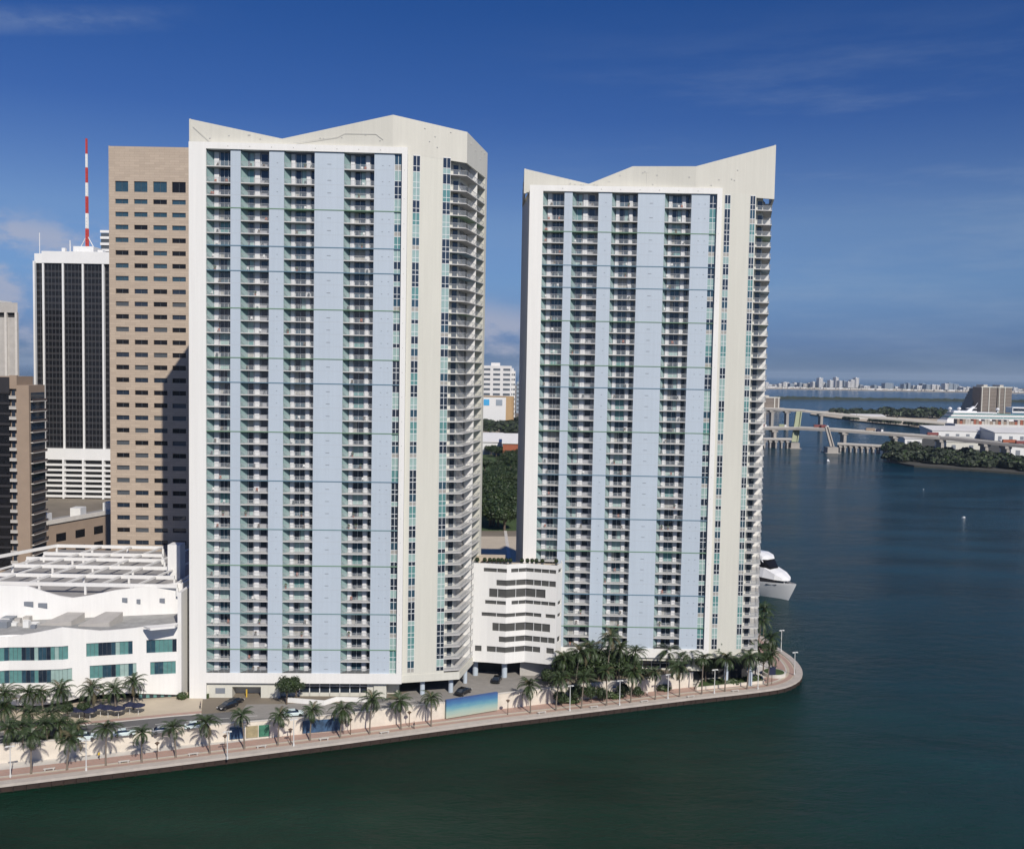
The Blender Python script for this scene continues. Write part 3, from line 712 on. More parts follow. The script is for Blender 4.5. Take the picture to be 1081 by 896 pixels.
# ------------------------------------------------------------------ parking garage between the towers
def garage():
    zt = 32.4
    # plan from pixel positions of the roof edge at constant height
    px = [(499, 593.5), (536.5, 596.5), (556, 593.2), (588.5, 601.5)]
    base = at_Y(497, 650, 236)
    pts = [Vector((base.x, 236.5))]
    def up_(pxl, Y): v = at_Y(pxl, 640, Y); return Vector((v.x, v.y))
    plan = [up_(497.5, 243.4), up_(514, 243.0), up_(534, 242.0), up_(554.8, 243.9), up_(587.5, 241.6), up_(593, 245.5)]
    root = empty('parking_garage', (plan[0].x, plan[0].y, 0), 0, 'white multi-storey parking garage with staggered dark openings between the two towers', 'parking garage')
    o = plan[0]; plan = [p-o for p in plan]
    back = [plan[5]+Vector((0, 3.2)), Vector((0, 6.5))]
    z0, z1 = 8.0, 34.0
    def X(pxl, k):   # parameter along facet k for a pixel column
        a, b = plan[k]+o, plan[k+1]+o; yaw = math.atan2(b.y-a.y, b.x-a.x); return on_plane(pxl, 640, a, yaw)[0]
    w = MB(); t = MB()
    rows = [(600.5, 604.5, [(510, 534.5), (539, 587)]), (612.5, 618.5, [(523.5, 587)]), (622, 631, [(516, 575.5)]), (634.5, 638.5, [(512, 534), (540, 587)]),
            (647.5, 651.5, [(508.5, 571.5), (576, 587)]), (658, 666.5, [(520, 581)]), (672, 678, [(527, 587)]), (683, 689, [(502, 509), (514.5, 571), (577.5, 585.5)])]
    # solid front drawn as horizontal bands broken by the openings
    def zz(py): return at_Y(550, py, 242.3).z
    zr = [(zz(b)+.0, zz(a), o_) for a, b, o_ in rows]
    edges = sorted(set([z0, z1]+[v for r in zr for v in r[:2]]))
    for k in range(5):
        a, b = plan[k], plan[k+1]; d = (b-a).normalized(); n_ = Vector((-d.y, d.x)); L = (b-a).length
        def blk(s0, s1, za, zb, m, off=0, th=.35):
            if s1-s0 > .01: w_ = [a+d*s0+n_*off, a+d*s1+n_*off, a+d*s1+n_*(off+th), a+d*s0+n_*(off+th)]; return w_
        for za, zb in zip(edges[:-1], edges[1:]):
            ops = []
            for r0, r1, o_ in zr:
                if abs(r0-za) < .01 and abs(r1-zb) < .01: ops = o_
            segs = []
            for p0, p1 in ops:
                s0, s1 = max(0, X(p0, k)), min(L, X(p1, k))
                if s1 > s0+.05: segs.append((s0, s1))
            if k == 4 and ops and (ops is zr[0][2] or ops is zr[3][2] or ops is zr[4][2] or ops is zr[6][2]): segs = [(.8, L-.6)]
            cur = 0
            for s0, s1 in segs:
                if s0 > cur+.01: w.prism(blk(cur, s0, za, zb, ''), za, zb, 'white_paint')
                op = MB(); 
                n = max(1, round((s1-s0)/2.3))
                for j in range(1, n): x = s0+(s1-s0)*j/n; op.prism(blk(x-.06, x+.06, 0, 0, '', .15, .1), za, zb, 'frame_white')
                op.prism(blk(s0, s1, 0, 0, '', .30, .08), za, zb, 'louvre_dark'); op.build('opening', root)
                cur = s1
            if cur < L-.01: w.prism(blk(cur, L, za, zb, ''), za, zb, 'white_paint')
    w.build('wall', root)
    c = MB(); inner = [p+Vector((0, .42)) for p in plan]; c.prism([inner[0]+Vector((.4, 0))]+inner[1:-1]+[inner[-1]-Vector((.4, 0))]+[back[0]-Vector((.4, 0)), back[1]+Vector((.4, 0))], z0+.1, z1-.9, 'recess_white', 'sand', 'dark_void'); c.build('core', root)
    c = MB(); c.prism([plan[0], plan[0]+Vector((.3, 0)), back[1]+Vector((.3, 0)), back[1]], z0, z1, 'white_paint'); c.prism([plan[5]-Vector((.3, 0)), plan[5], back[0], back[0]-Vector((.3, 0))], z0, z1, 'white_paint')
    c.build('flank_wall', root)
    c = MB(); c.prism([Vector((1, 3.2)), Vector((8.6, 3.4)), Vector((8.6, 7)), Vector((1, 7))], z1-.9, z1+.9, 'sand'); c.build('terrace', root)
    for x, y in ((1.2, 1.5), (8.9, .2)):
        c = MB(); c.tube([(x, y+1.5, UP-.2), (x, y+1.5, z0+.2)], .75, 'blue_panel', 14); c.build('column', root)
    c = MB(); c.box(1, 22, 6, 6.3, UP, z0+.1, 'dark_void'); c.build('back_wall', root)
    c = MB(); c.box(13, 22, 3.2, 3.5, UP, z0+.1, 'concrete'); c.build('ramp_wall', root)
    gs = []
    shr = leafball('potted_shrub', .5, 90, 5)
    for i, pxl in enumerate((503, 511, 516.5, 521, 525.5, 529.5, 534, 538.5, 551, 557, 562, 566.5, 573, 588)):
        pt = at_Y(pxl, 600, 240.4); q = empty('potted_shrub', (pt.x, 245.2, z1-.9), 0, 'small dark shrub in a pot, %s from the left along the garage roof edge' % ORD[i], 'potted shrub', 'potted shrubs on the garage roof')
        link('foliage', shr, q, (0, 0, 1.45)); pt_ = POT.get('m') or POT.setdefault('m', potmesh()); link('pot', pt_, q)
POT = {}
def potmesh():
    m = MB(); m.tube([(0, 0, 0), (0, 0, .9)], [.3, .42], 'frame_dark', 10); return m.mesh('pot')
def leafball(name, r, n, seed, m='leaf', size=.22, flat=1.0):
    rnd = random.Random(seed); b = MB()
    for _ in range(n):
        d = Vector((rnd.gauss(0, 1), rnd.gauss(0, 1), rnd.gauss(0, 1))).normalized()*r*rnd.uniform(.55, 1.05); d.z *= flat
        a = Vector((rnd.gauss(0, 1), rnd.gauss(0, 1), rnd.gauss(0, 1))).normalized(); c = a.cross(d.normalized()).normalized()*size; a = a*size
        b.add([d-a-c, d+a-c*.3, d+a*.7+c, d-a*.8+c], [(0, 1, 2, 3)], m)
    return b.mesh(name)
garage()

# ------------------------------------------------------------------ office towers behind, on the left
def tan_tower():
    a = at_Y(117, 300, 300); x0 = -127.2; W = 36
    root = empty('office_tower', (x0, 300, 0), 0, 'tan granite office tower with rows of small dark windows behind the left condominium tower', 'office tower')
    rows = [(141.0-k, z) for k, z in ()]
    zs = []; top = 136.6; pitch = 3.99
    wins = [(1.7, 5.8), (7.6, 11.8), (13.6, 17.9), (19.5, 23.8), (25.6, 29.8), (31.6, 35)]
    rowz = [(137.9, 141.2)]+[(134.6-k*4.02, 136.1-k*4.02) for k in range(0, 33)]
    rowz = [(138.5-2.6, 141.0-2.4)] + [(z0-1.9, z1-1.9) for z0, z1 in rowz[1:] if z0 > 8]
    rowz = []
    for k in range(-1, 33):
        if k == -1: rowz.append((137.6, 140.9))
        else: rowz.append((133.9-k*3.985, 135.35-k*3.985))
    w = MB(); cur = 151.6; 
    w.box(0, W, .6, 30, 0, 151.5, 'dark_void')
    zprev = 151.6
    for z0, z1 in rowz:
        w.box(0, W, 0, .6, z1, zprev, 'tan_granite'); zprev = z0
        xp = 0
        for a_, b_ in wins: w.box(xp, a_, 0, .6, z0, z1, 'tan_granite'); xp = b_
        w.box(xp, W, 0, .6, z0, z1, 'tan_granite')
    w.box(0, W, 0, .6, 0, zprev, 'tan_granite'); w.box(-.01, W+.01, .6, 30, 151.5, 151.7, 'tan_granite'); w.box(-.3, 0, 0, 30.2, 0, 151.7, 'tan_granite'); w.box(W, W+.3, 0, 30.2, 0, 151.7, 'tan_granite')
    w.build('wall', root)
    n = 0; rest = MB(); rnd = random.Random(5)
    for z0, z1 in rowz:
        for a_, b_ in wins:
            def gl(m, z0=z0, z1=z1):
                m.box(a_, b_, .38, .46, z0, z1, ('glass_blue' if rnd.random() < .8 else 'glass_black') if z1 > 110 else rnd.choice(('glass_black', 'glass_black', 'glass_dark', 'frame_dark')))
                m.box((a_+b_)/2-.05, (a_+b_)/2+.05, .33, .38, z0, z1, 'frame_dark')
            if n < 100 and z0 > 20 and a_ < 20: m = MB(); gl(m); m.build('window', root); n += 1
            else: gl(rest)
    o = rest.build('window', root); o['kind'] = 'stuff'; o['label'] = 'remaining windows low down and on the hidden side'
tan_tower()
def black_tower():
    Y = 560; x0 = -282.2
    root = empty('office_tower', (x0, Y, 0), 0, 'black glass office tower with thin white vertical ribs and a tall mast on its roof', 'office tower')
    W = 50; ribs = [0.2, 5.6, 17.2, 28.9, 40.7, 49.6]
    def row(m, a, b, y, z0, z1):
        z = z0
        m.box(a, b, y+.1, y+.3, z0, z1, 'glass_black')
        k = 0
        while z < z1-3.6:
            m.box(a, b, y, y+.1, z, z+1.3, 'spandrel'); z += 3.7
        n = int((b-a)/1.9)
        for i in range(1, n): x = a+(b-a)*i/n; m.box(x-.09, x+.09, y-.05, y+.1, z0, z1, 'frame_dark')
    for i in range(5):
        m = MB(); off = 1.4 if i == 0 or i == 4 else 0; row(m, ribs[i]+.5, ribs[i+1]-.5 if i < 4 else 50, off, 33, 141.8); m.build('curtain_wall', root)
    for i, r_ in enumerate(ribs[:-1]):
        m = MB(); m.box(r_-.5, r_+.55, -.8, 1.2, 6, 143, 'mullion_white'); m.build('rib', root)
    m = MB(); m.box(5, W-4, -1, 36, 141.9, 148.8, 'mullion_white'); m.box(0, 5, .6, 35, 141.9, 147.5, 'mullion_white'); m.box(W-4, W+1, .6, 35, 141.9, 147.5, 'mullion_white')
    m.box(.5, W, 1.8, 35, 6, 141.9, 'dark_void'); m.build('cap', root)
    m = MB(); m.box(19.5, 31.5, 8, 20, 148.8, 153, 'white_metal'); m.box(34, 37, 8, 12, 148.8, 151, 'white_metal'); m.box(14, 16, 5, 7, 148.8, 151.5, 'white_metal')
    m.tube([(19, 5, 148.8), (19, 5, 156)], .3, 'white_metal', 6); m.build('penthouse', root)
    ms = MB()
    zc = [151, 164, 173, 183, 191, 200, 208, 217]
    for i in range(7):
        r_ = .95-.08*i; rad = r_
        for (sx, sy) in ((-1, -1), (1, -1), (1, 1), (-1, 1)): ms.tube([(26.0+sx*r_*.6, 12+sy*r_*.6, zc[i]), (26.0+sx*r_*.6, 12+sy*r_*.6, zc[i+1])], .28, 'red_paint' if i % 2 == 0 else 'white_metal', 5)
        z = zc[i]
        while z < zc[i+1]-1.8:
            for s in (-1, 1): ms.tube([(26.0-s*r_*.6, 12-r_*.6, z), (26.0+s*r_*.6, 12-r_*.6, z+1.8)], .16, 'red_paint' if i % 2 == 0 else 'white_metal', 4)
            z += 1.8
        ms.box(26.0-r_*.45, 26.0+r_*.45, 12-r_*.45, 12+r_*.45, zc[i], zc[i+1], 'red_paint' if i % 2 == 0 else 'white_metal')
    o = ms.build('mast', root); o['label'] = 'tall red and white banded lattice mast'
    for s in (-1, 1): ms = MB(); ms.tube([(26.0, 12, 160), (26.0+s*5, 12, 151)], .25, 'white_metal', 5); ms.build('stay', root)
    ms = MB(); ms.tube([(1.5, 4, 147.5), (1.5, 4, 160)], .22, 'white_metal', 5); ms.build('antenna', root)
    m = MB(); m.box(4, W+2, -2, 30, 26.5, 33.2, 'mullion_white')
    for k in range(8):
        z = 24.0-k*3.1; m.box(2.2 if k % 2 else 0, W+8, -2.2, .2, z-1.1, z, 'mullion_white')
    for r_ in (5.6, 17.2, 28.9, 40.7, 51): m.box(r_-.5, r_+.5, -2.4, 0, 0, 27, 'mullion_white')
    m.box(3, W+7, .3, 26, 0, 26.4, 'dark_void'); m.build('parking_deck', root)
black_tower()
# striped top behind
m = empty('office_tower', (-269, 620, 0), 0, 'narrow sliver of a white banded tower between the black tower and the tan tower', 'office tower')
q = MB(); q.box(0, 16, .6, 12, 0, 168, 'frame_dark'); q.build('core', m)
for k in range(14): q = MB(); q.box(-.3, 16.2, 0, 1, 168.3-k*4, 169.9-k*4, 'white_smooth'); q.build('floor_slab', m)
# grey ribbed tower at the far left
m = empty('office_tower', (-330, 520, 0), 0, 'grey ribbed office tower cut by the left edge of the picture', 'office tower')
q = MB(); q.prism([(0, 1), (58.3, 1), (42, 31), (0, 31)], 0, 108, 'concrete'); q.prism([(-.5, 0), (58.8, 0), (42.5, 31), (-.5, 31)], 110.6, 116, 'concrete'); q.prism([(.5, 1.5), (57.8, 1.5), (42, 30), (.5, 30)], 108, 110.6, 'dark_void'); q.box(10, 42, 6, 26, 116, 118, 'mullion_white'); q.build('wall', m)
for k in range(11): q = MB(); q.box(.3+k*5.7, 1.5+k*5.7, -.3, 1.5, 0, 110.6, 'conc_light'); q.build('rib', m)
# brown apartment block
m = empty('apartment_block', (-215, 330, 0), 0, 'brown concrete apartment block with stacked balconies at the left edge', 'apartment building')
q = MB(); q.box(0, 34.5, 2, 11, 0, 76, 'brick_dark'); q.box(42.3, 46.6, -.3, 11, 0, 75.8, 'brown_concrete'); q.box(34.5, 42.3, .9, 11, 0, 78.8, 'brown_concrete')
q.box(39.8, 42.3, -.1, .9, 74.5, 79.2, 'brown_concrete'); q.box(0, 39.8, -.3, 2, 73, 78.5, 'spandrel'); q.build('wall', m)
for k in range(19):
    z = 71.0-k*3.62
    q = MB(); q.box(39.8, 42.3, -.6, 2, z, z+.3, 'conc_light'); q.box(39.8, 42.3, -.6, -.5, z+.3, z+1.1, 'concrete'); q.box(40.0, 41.2, .8, .88, z+.35, z+3.1, 'glass_dark'); q.build('balcony', m)
for k in range(19):
    z = 70.0-k*3.62
    q = MB(); q.box(46.6, 47.5, .6, 10.8, z, z+.3, 'conc_light'); q.box(47.4, 47.5, .6, 10.8, z+.3, z+1.0, 'brick_dark'); q.box(46.6, 46.7, 1, 10.5, z+.3, z+3.2, 'glass_dark'); q.build('balcony', m)
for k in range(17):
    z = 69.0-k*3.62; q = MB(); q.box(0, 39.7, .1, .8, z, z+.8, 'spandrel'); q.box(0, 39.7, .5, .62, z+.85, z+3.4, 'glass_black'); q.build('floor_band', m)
# old low block running back behind the hotel
a = at_Y(12, 575, 345); 
m = empty('office_block', (-184.5, 336, 0), 0, 'long low brown masonry block with small windows running back beside the apartment block', 'office building')
q = MB(); q.prism([(0, 0), (11.5, 0), (62, 128), (50, 128)], 0, 24.5, 'brown_concrete', 'roof_grey'); q.prism([(-.4, -.4), (12, -.4), (62.6, 128.4), (61.4, 128.4), (11.2, .5), (-.4, .5)], 24.5, 26, 'conc_light'); q.build('wall', m)
for r_ in range(4):
    for k in range(4): q = MB(); x = 1.2+k*2.6; q.box(x, x+1.5, -.06, .02, 20-r_*5.2, 22.4-r_*5.2, 'glass_black'); q.build('window', m)
d = Vector((50.5, 128)).normalized()
for r_ in range(3):
    for k in range(14):
        p0 = Vector((11.5, 0))+d*(4+k*9); q = MB(); n_ = Vector((d.y, -d.x))*.06; p1 = p0+d*4.5
        q.prism([p0+n_, p1+n_, p1-n_, p0-n_], 17.5-r_*6, 20.5-r_*6, 'glass_black'); q.build('window', m)
rnd = random.Random(12)
for k in range(7):
    t = .1+.12*k; q = MB(); q.box(50*t+3, 50*t+7, 128*t, 128*t+5, 24.5, 26.8+rnd.random()*1.5, 'white_metal'); q.build('roof_unit', m)
m = MB(); m.prism([(-176, 425), (-140, 432), (-140, 455), (-178, 450)], 0, 33, 'terracotta'); m.prism([(-176.2, 424.8), (-139.8, 431.8), (-139.8, 433), (-176.2, 426)], 28.5, 30, 'brown_concrete')
tag(m.build('low_building'), 'low terracotta coloured building below the black tower\'s parking deck', 'building')

# ------------------------------------------------------------------ white convention hotel on the left
def hotel():
    zt = 22.5
    BP = [-90, -25, 9, 40, 65.5, 80, 91, 108, 140, 154, 187.5]
    base_px = [(-90, 688, ), (-25, 685.2), (9, 683), (40, 682.8), (66, 682), (80, 680.4), (91, 679), (108, 678), (140, 676.3), (154, 675.4), (187.5, 674)]
    F0 = [at_z(a, b, 18.1) for a, b in base_px]; F0 = [Vector((v.x, v.y)) for v in F0]
    TOP = [668, 671, 672.5, 667.3, 662, 663.4, 664.4, 666, 663, 661.2, 657.5]; BOT = [745, 744, 744, 744.5, 741, 737, 734.5, 732.5, 731.5, 732, 733]
    ztp = [at_Y(BP[i], TOP[i], F0[i].y).z for i in range(11)]; zbt = [at_Y(BP[i], BOT[i], F0[i].y).z for i in range(11)]
    o = Vector((F0[0].x, F0[0].y)); root = empty('hotel', (o.x, o.y, 0), 0, 'low white hotel building with green glass ribbon windows and an undulating front', 'hotel building')
    P = [p-o for p in F0]
    w = MB()
    ZU, ZL = (14.9, 18.1), (9.6, 12.7)
    def X(pxl, k, py=690): a, b = P[k]+o, P[k+1]+o; return on_plane(pxl, py, a, math.atan2(b.y-a.y, b.x-a.x))[0]
    bands = [(None, ZL[0], []), (ZL[0], ZL[1], [(-200, 76), (94.5, 144), (158.5, 185.5)]), (ZL[1], ZU[0], []), (ZU[0], ZU[1], [(-200, 72), (91, 140), (154.5, 186.5)]), (ZU[1], None, [])]
    glass = {}
    for k in range(10):
        a, b = P[k], P[k+1]; d = (b-a).normalized(); n_ = Vector((-d.y, d.x)); L = (b-a).length
        def blk(s0, s1, off=0, th=.5): return [a+d*s0+n_*off, a+d*s1+n_*off, a+d*s1+n_*(off+th), a+d*s0+n_*(off+th)]
        for bi, (z0, z1, ops) in enumerate(bands):
            if z0 is None: z0 = [zbt[k], zbt[k+1], zbt[k+1], zbt[k]]
            if z1 is None: z1 = [ztp[k], ztp[k+1], ztp[k+1], ztp[k]]
            cur = 0
            for oi, (p0, p1) in enumerate(ops):
                s0, s1 = max(0, X(p0, k)), min(L, X(p1, k))
                if s1 > s0+.05:
                    if s0 > cur+.01: w.prism(blk(cur, s0), z0, z1, 'white_smooth')
                    gm = glass.setdefault((bi, oi), MB())
                    n = max(1, round((s1-s0)/.95)); rn = random.Random(bi*10+oi+k)
                    for j in range(n):
                        x0 = s0+(s1-s0)*j/n; x1 = s0+(s1-s0)*(j+1)/n; sec = int((k*3+j)/3) % 4
                        gm.prism(blk(x0+.02, x1-.02, .30, .08), z0, z1, rn.choice((('glass_teal', 'glass_green'), ('glass_green', 'glass_blue'), ('glass_green', 'glass_green'), ('glass_blue', 'glass_dark'))[sec]))
                        gm.prism(blk(x0-.03, x0+.03, .26, .12), z0, z1, 'frame_dark')
                    cur = s1
            if cur < L-.01: w.prism(blk(cur, L), z0, z1, 'white_smooth')
    R0 = P[-1]; zmin = 20.9
    w.prism([R0, R0+Vector((.9, 0)), R0+Vector((.9, 14)), R0+Vector((0, 14))], UP, 29.4, 'white_smooth')
    w.build('wall', root)
    for gm in glass.values(): gm.build('ribbon_window', root)
    inn = [p+Vector((0, .56)) for p in P]
    c = MB(); c.prism(inn+[R0+Vector((.0, 21)), Vector((0, 18))], 8.4, zmin, 'white_smooth', 'gravel_roof', 'dark_void'); c.build('roof', root)
    c = MB(); c.prism([p+Vector((0, 5)) for p in P]+[R0+Vector((0, 20)), Vector((0, 20))], UP, 8.41, 'glass_dark'); c.build('ground_floor', root)
    q = MB(); a = P[8].lerp(P[10], .1); b = P[10]
    for j in range(11):
        t0, t1_ = j/11, (j+1)/11; p0 = a.lerp(b, t0); p1 = a.lerp(b, t1_-.01); q.prism([p0+Vector((0, .8)), p1+Vector((0, .8)), p1+Vector((0, .95)), p0+Vector((0, .95))], UP+.3, 6.6, ('glass_green', 'glass_dark')[j % 2])
    q.build('ribbon_window', root)
    # rear wall with a wavy top
    RYf = lambda p: 227+.055*p
    RY = [(-90, 612), (0, 617.5), (28, 618.5), (45, 624), (62, 629), (76, 631), (91, 629), (121, 623), (150, 619.5), (190.5, 614.7)]
    bw = []
    for px_, py_ in RY: v = at_Y(px_, py_, RYf(px_)); bw.append(v)
    q = MB(); off = Vector((o.x, o.y, 0))
    # rise the roof slab up to it
    for v0, v1 in zip(bw[:-1], bw[1:]):
        a = v0-off; b = v1-off
        q.prism([(a.x, a.y), (b.x, b.y), (b.x, b.y+.6), (a.x, a.y+.6)], 18, [a.z, b.z, b.z, a.z], 'white_smooth')
    q.build('rear_wall', root)
    zg = 28.6
    q = MB()
    cR = bw[-1]-off
    q.prism([(bw[0].x-off.x, bw[0].y-off.y+.62), (cR.x, cR.y+.62), (cR.x, cR.y+56), (bw[0].x-off.x, cR.y+56)], 15, 25.6, 'roof_grey')
    q.build('rear_roof', root)
    q = MB(); q.box(cR.x-.2, cR.x+.5, cR.y, cR.y+45, UP, 28.5, 'white_smooth'); q.build('flank_wall', root)
    # vents and roof plant
    for px_, py_, ww in ((29.5, 637, 4.6), (44.5, 638.5, 4.4), (132, 633, 2.2), (146.5, 634.5, 1.6), (171.5, 633.5, 2.2)):
        v = at_Y(px_, py_, RYf(px_))-off; q = MB(); q.box(v.x-ww*.3, v.x+ww*.3, v.y-.25, v.y-.1, v.z-.55, v.z+.55, 'vent'); q.build('louvre', root)
    for (px_, py_, wdt, dep, hh, mm) in ((66, 659, 6.5, 4, 2.0, 'concrete'), (106, 660, 6.5, 4.5, 2.2, 'concrete')):
        v = at_z(px_, py_, 20.9)-off; q = MB()
        q.prism([(v.x-wdt*.75, v.y-1), (v.x+wdt*.4, v.y-1), (v.x+wdt*.55, v.y+dep), (v.x-.1*wdt, v.y+dep)], 20.9, [21.2, 22.0, 20.9+hh, 20.9+hh], mm); q.build('skylight', root)
    rn = random.Random(9)
    for k in range(14):
        v = at_z(rn.uniform(2, 40), rn.uniform(655, 664), 20.9)-off; s_ = rn.uniform(.5, 1.6); q = MB()
        q.box(v.x-s_, v.x+s_, v.y-s_, v.y+s_*.8, 20.9, 21.3+rn.random()*1.2, rn.choice(('concrete', 'vent', 'white_metal'))); q.build('roof_unit', root)
    v = at_z(22, 652, 20.9)-off; q = MB(); q.tube([(v.x, v.y, 20.9), (v.x, v.y, 25.2)], .5, 'concrete', 8); q.build('chimney', root)
    q = MB(); a = at_z(157, 668, 20.9)-off; q.prism([(a.x-2, a.y+2), (a.x+5.4, a.y+4.2), (a.x+5.4, a.y+2), (a.x+.5, a.y-.3)], 21.6, 22.1, 'white_smooth'); q.build('canopy', root)
    # steel pergola on the rear roof
    def gp(px_, py_): v = at_z(px_, py_, zg); return v-off
    lines = [((0-60, 614), (190, 615)), ((0-60, 605), (187, 606)), ((13, 595.2), (183, 598)), ((28, 587.5), (174, 590)), ((46, 582.5), (172, 584.5)), ((59, 574.8), (173, 576))]
    rowsY = []
    for (a, b) in lines:
        va, vb = gp(*a), gp(*b); q = MB(); va.z = vb.z = zg; y = (va.y+vb.y)/2; rowsY.append((va.x, vb.x, y))
        q.box(va.x, vb.x, y-.3, y+.3, zg-.9, zg, 'white_smooth')
        n = max(3, int((vb.x-va.x)/10))
        for j in range(n+1):
            x = va.x+(vb.x-va.x)*j/n; q.box(x-.25, x+.25, y-.24, y+.24, 25.6, zg-.9, 'white_smooth')
        q.build('pergola_beam', root)
    for j in range(9):
        x1 = rowsY[0][1]-1.0-j*9.2; sh = 7
        q = MB(); y0 = rowsY[0][2]; y1 = rowsY[5][2]
        if x1 < rowsY[5][0]+2: y1 = rowsY[max(1, 5-(j-4))][2]
        q.prism([(x1-.22, y0), (x1+.22, y0), (x1+sh*.9+.22, y1) if j else (x1+.22, y1), (x1+sh*.9-.22, y1) if j else (x1-.22, y1)], zg-.55, zg-.1, 'white_smooth'); q.build('pergola_rafter', root)
    q = MB(); a = rowsY[2]; b = rowsY[5]; q.slab_between((a[0]-18, a[2]-6), (b[0], b[2]), .6, zg-.85, zg+.02, 'white_smooth'); q.build('pergola_beam', root)
    q = MB(); v = gp(177, 600); q.box(v.x, v.x+3.4, v.y, v.y+4, 18, zg+6.5, 'white_smooth'); q.build('stair_tower', root)
hotel()

# ------------------------------------------------------------------ vegetation
def frond_geo(b, rnd, az, el, L, m):
    # one arching frond with leaflets hanging from both sides
    pts = []; p = Vector((0, 0, 0)); e = el; n = 8
    dirh = Vector((math.cos(az), math.sin(az), 0)); side = Vector((-math.sin(az), math.cos(az), 0))
    for i in range(n+1):
        pts.append(p.copy()); d = dirh*math.cos(e)+Vector((0, 0, 1))*math.sin(e); p = p+d*(L/n); e -= R(11)+R(3)*i*.5
    for i in range(n):
        a, c = pts[i], pts[i+1]; w = .05*(1-i/n)+.02
        b.add([a-side*w, a+side*w, c+side*w, c-side*w], [(0, 1, 2, 3)], m)
        if i == 0: continue
        for k in (.0, .25, .5, .75):
            q = a.lerp(c, k); ll = L*.20*math.sin(math.pi*min(1, (i+k)/n*.85+.16))
            fd = (c-a).normalized()
            for s in (-1, 1):
                t = (side*s*1.0+fd*.75+Vector((0, 0, -.35-.35*rnd.random()))).normalized()*ll
                ww = fd*.06
                b.add([q-ww, q+ww, q+t+ww*.2, q+t-ww*.2], [(0, 1, 2, 3)], m)
def palm_meshes(seed, hgt, rad):
    rnd = random.Random(seed); b = MB()
    nf_ = rnd.choice((24, 28, 32))
    for i in range(nf_):
        el = R(rnd.uniform(45, 80)) if i < 8 else (R(rnd.uniform(10, 45)) if i < 18 else R(rnd.uniform(-45, 5)))
        frond_geo(b, rnd, i*2.399+rnd.uniform(-.2, .2), el, rad*rnd.uniform(.85, 1.1), 'frond' if rnd.random() < .9 else 'frond_dry')
    for i in range(6):
        a = rnd.uniform(0, 6.28); b.tube([(0, 0, -.1), (math.cos(a)*.35, math.sin(a)*.35, -.35)], [.12, .16], 'frond_dry', 6)
    crown = b.mesh('palm_crown')
    t = MB(); lx, ly = rnd.uniform(-.9, .9), rnd.uniform(-.6, .6); n = 8
    pts = [(lx*(i/n)**2, ly*(i/n)**2, hgt*i/n) for i in range(n+1)]
    rr = [.26 if i == 0 else .19-.06*i/n for i in range(n+1)]; t.tube(pts, rr, 'trunk', 8)
    t.tube([pts[-1], (lx, ly, hgt+.8)], [.17, .10], 'frond', 8)
    return crown, t.mesh('palm_trunk'), (lx, ly, hgt+.5)
PALMS = [palm_meshes(s, 7.0, 3.7+.25*(s % 3)) for s in range(9)]
def palm(x, y, z, h, label, group, r=1.0):
    k = random.randrange(9); c, t, tp = PALMS[k]; h *= random.uniform(.90, 1.10)
    root = empty('palm_tree', (x, y, z), random.uniform(0, 6.28), label, 'palm tree', group)
    s = h/7.0; tr = link('trunk', t, root); tr.scale = (1, 1, s)
    cr = link('crown', c, root, (tp[0], tp[1], tp[2]*s-.1)); f = r*random.uniform(.92, 1.22); cr.scale = (f, f, f*random.uniform(.85, 1.1)); cr.rotation_euler = (random.uniform(-.16, .16), random.uniform(-.16, .16), 0)
    return root
front = [(32, 817, 7.2), (70, 813, 6.6), (111, 808.5, 6.9), (149, 805, 6.9), (185, 800, 6.6), (221, 796, 6.4), (257.5, 791, 6.9), (293, 787, 6.6), (327, 782, 6.6),
         (359, 779, 6.0), (390, 775, 7.2), (423, 770, 6.6), (455, 767, 6.4), (560, 753, 7.0), (587, 750, 7.5), (614, 748, 7.5), (640.5, 745, 8.0), (666, 742, 7.6),
         (692, 738.6, 7.2), (717.5, 736, 7.4), (741, 733, 8.5), (765.5, 730, 9.0), (789, 727.5, 8.0), (810.7, 724, 8.5)]
for i, (px_, py_, h_) in enumerate(front):
    v = at_z(px_, py_, 0); palm(v.x, v.y+.3, 0, h_, 'slender palm on the seawall promenade, %s from the left in the front row' % ordw(i), 'front row of promenade palms')
extra = [(20, 789, 6.5), (46, 786, 6.0), (62, 785, 5.2), (3, 792, 6.2), (78, 782, 4.6)]
for i, (px_, py_, h_) in enumerate(extra):
    v = at_z(px_, py_, UP); palm(v.x, v.y+1.6, UP, h_*.62, 'short palm just behind the retaining wall at far left, %s of five' % ORD[i], 'short palms behind the wall at far left')
second = [(9, 757, 5.5), (25, 757, 5.2), (45.5, 756, 5.2), (61.6, 757, 5.4), (93, 752, 5.2), (122, 750, 5.0), (141, 749, 5.6), (5, 775, 5.4), (30, 775, 4.5), (57, 772, 4.2)]
for i, (px_, py_, h_) in enumerate(second):
    v = at_z(px_, py_, UP); palm(v.x, v.y, UP, h_, 'palm on the upper street in front of the white hotel, %s from the left' % ordw(i) if i < 7 else 'palm rising behind the retaining wall at the far left, %s of three' % ORD[i-7], 'palms along the upper street')
third = [(593, 739, 9.5), (607, 737, 11.5), (622, 736, 12.5), (640, 734, 13.5), (653, 733, 11.5), (668, 732, 10), (702, 725, 8.0), (712, 722, 8.5), (722, 724, 9.5), (730, 720, 9.0), (755, 720, 12), (770, 718, 10.5), (780, 716, 10), (797, 716, 9), (800, 690, 9.5), (812, 705, 8.5), (806, 672, 9), (757, 716, 9)]
for i, (px_, py_, h_) in enumerate(third):
    v = at_z(px_, py_, 0); palm(v.x, v.y, 0, h_, 'palm in the planting bed at the foot of the right tower, %s of eighteen' % ordw(i), 'palms at the foot of the right tower', 1.1)

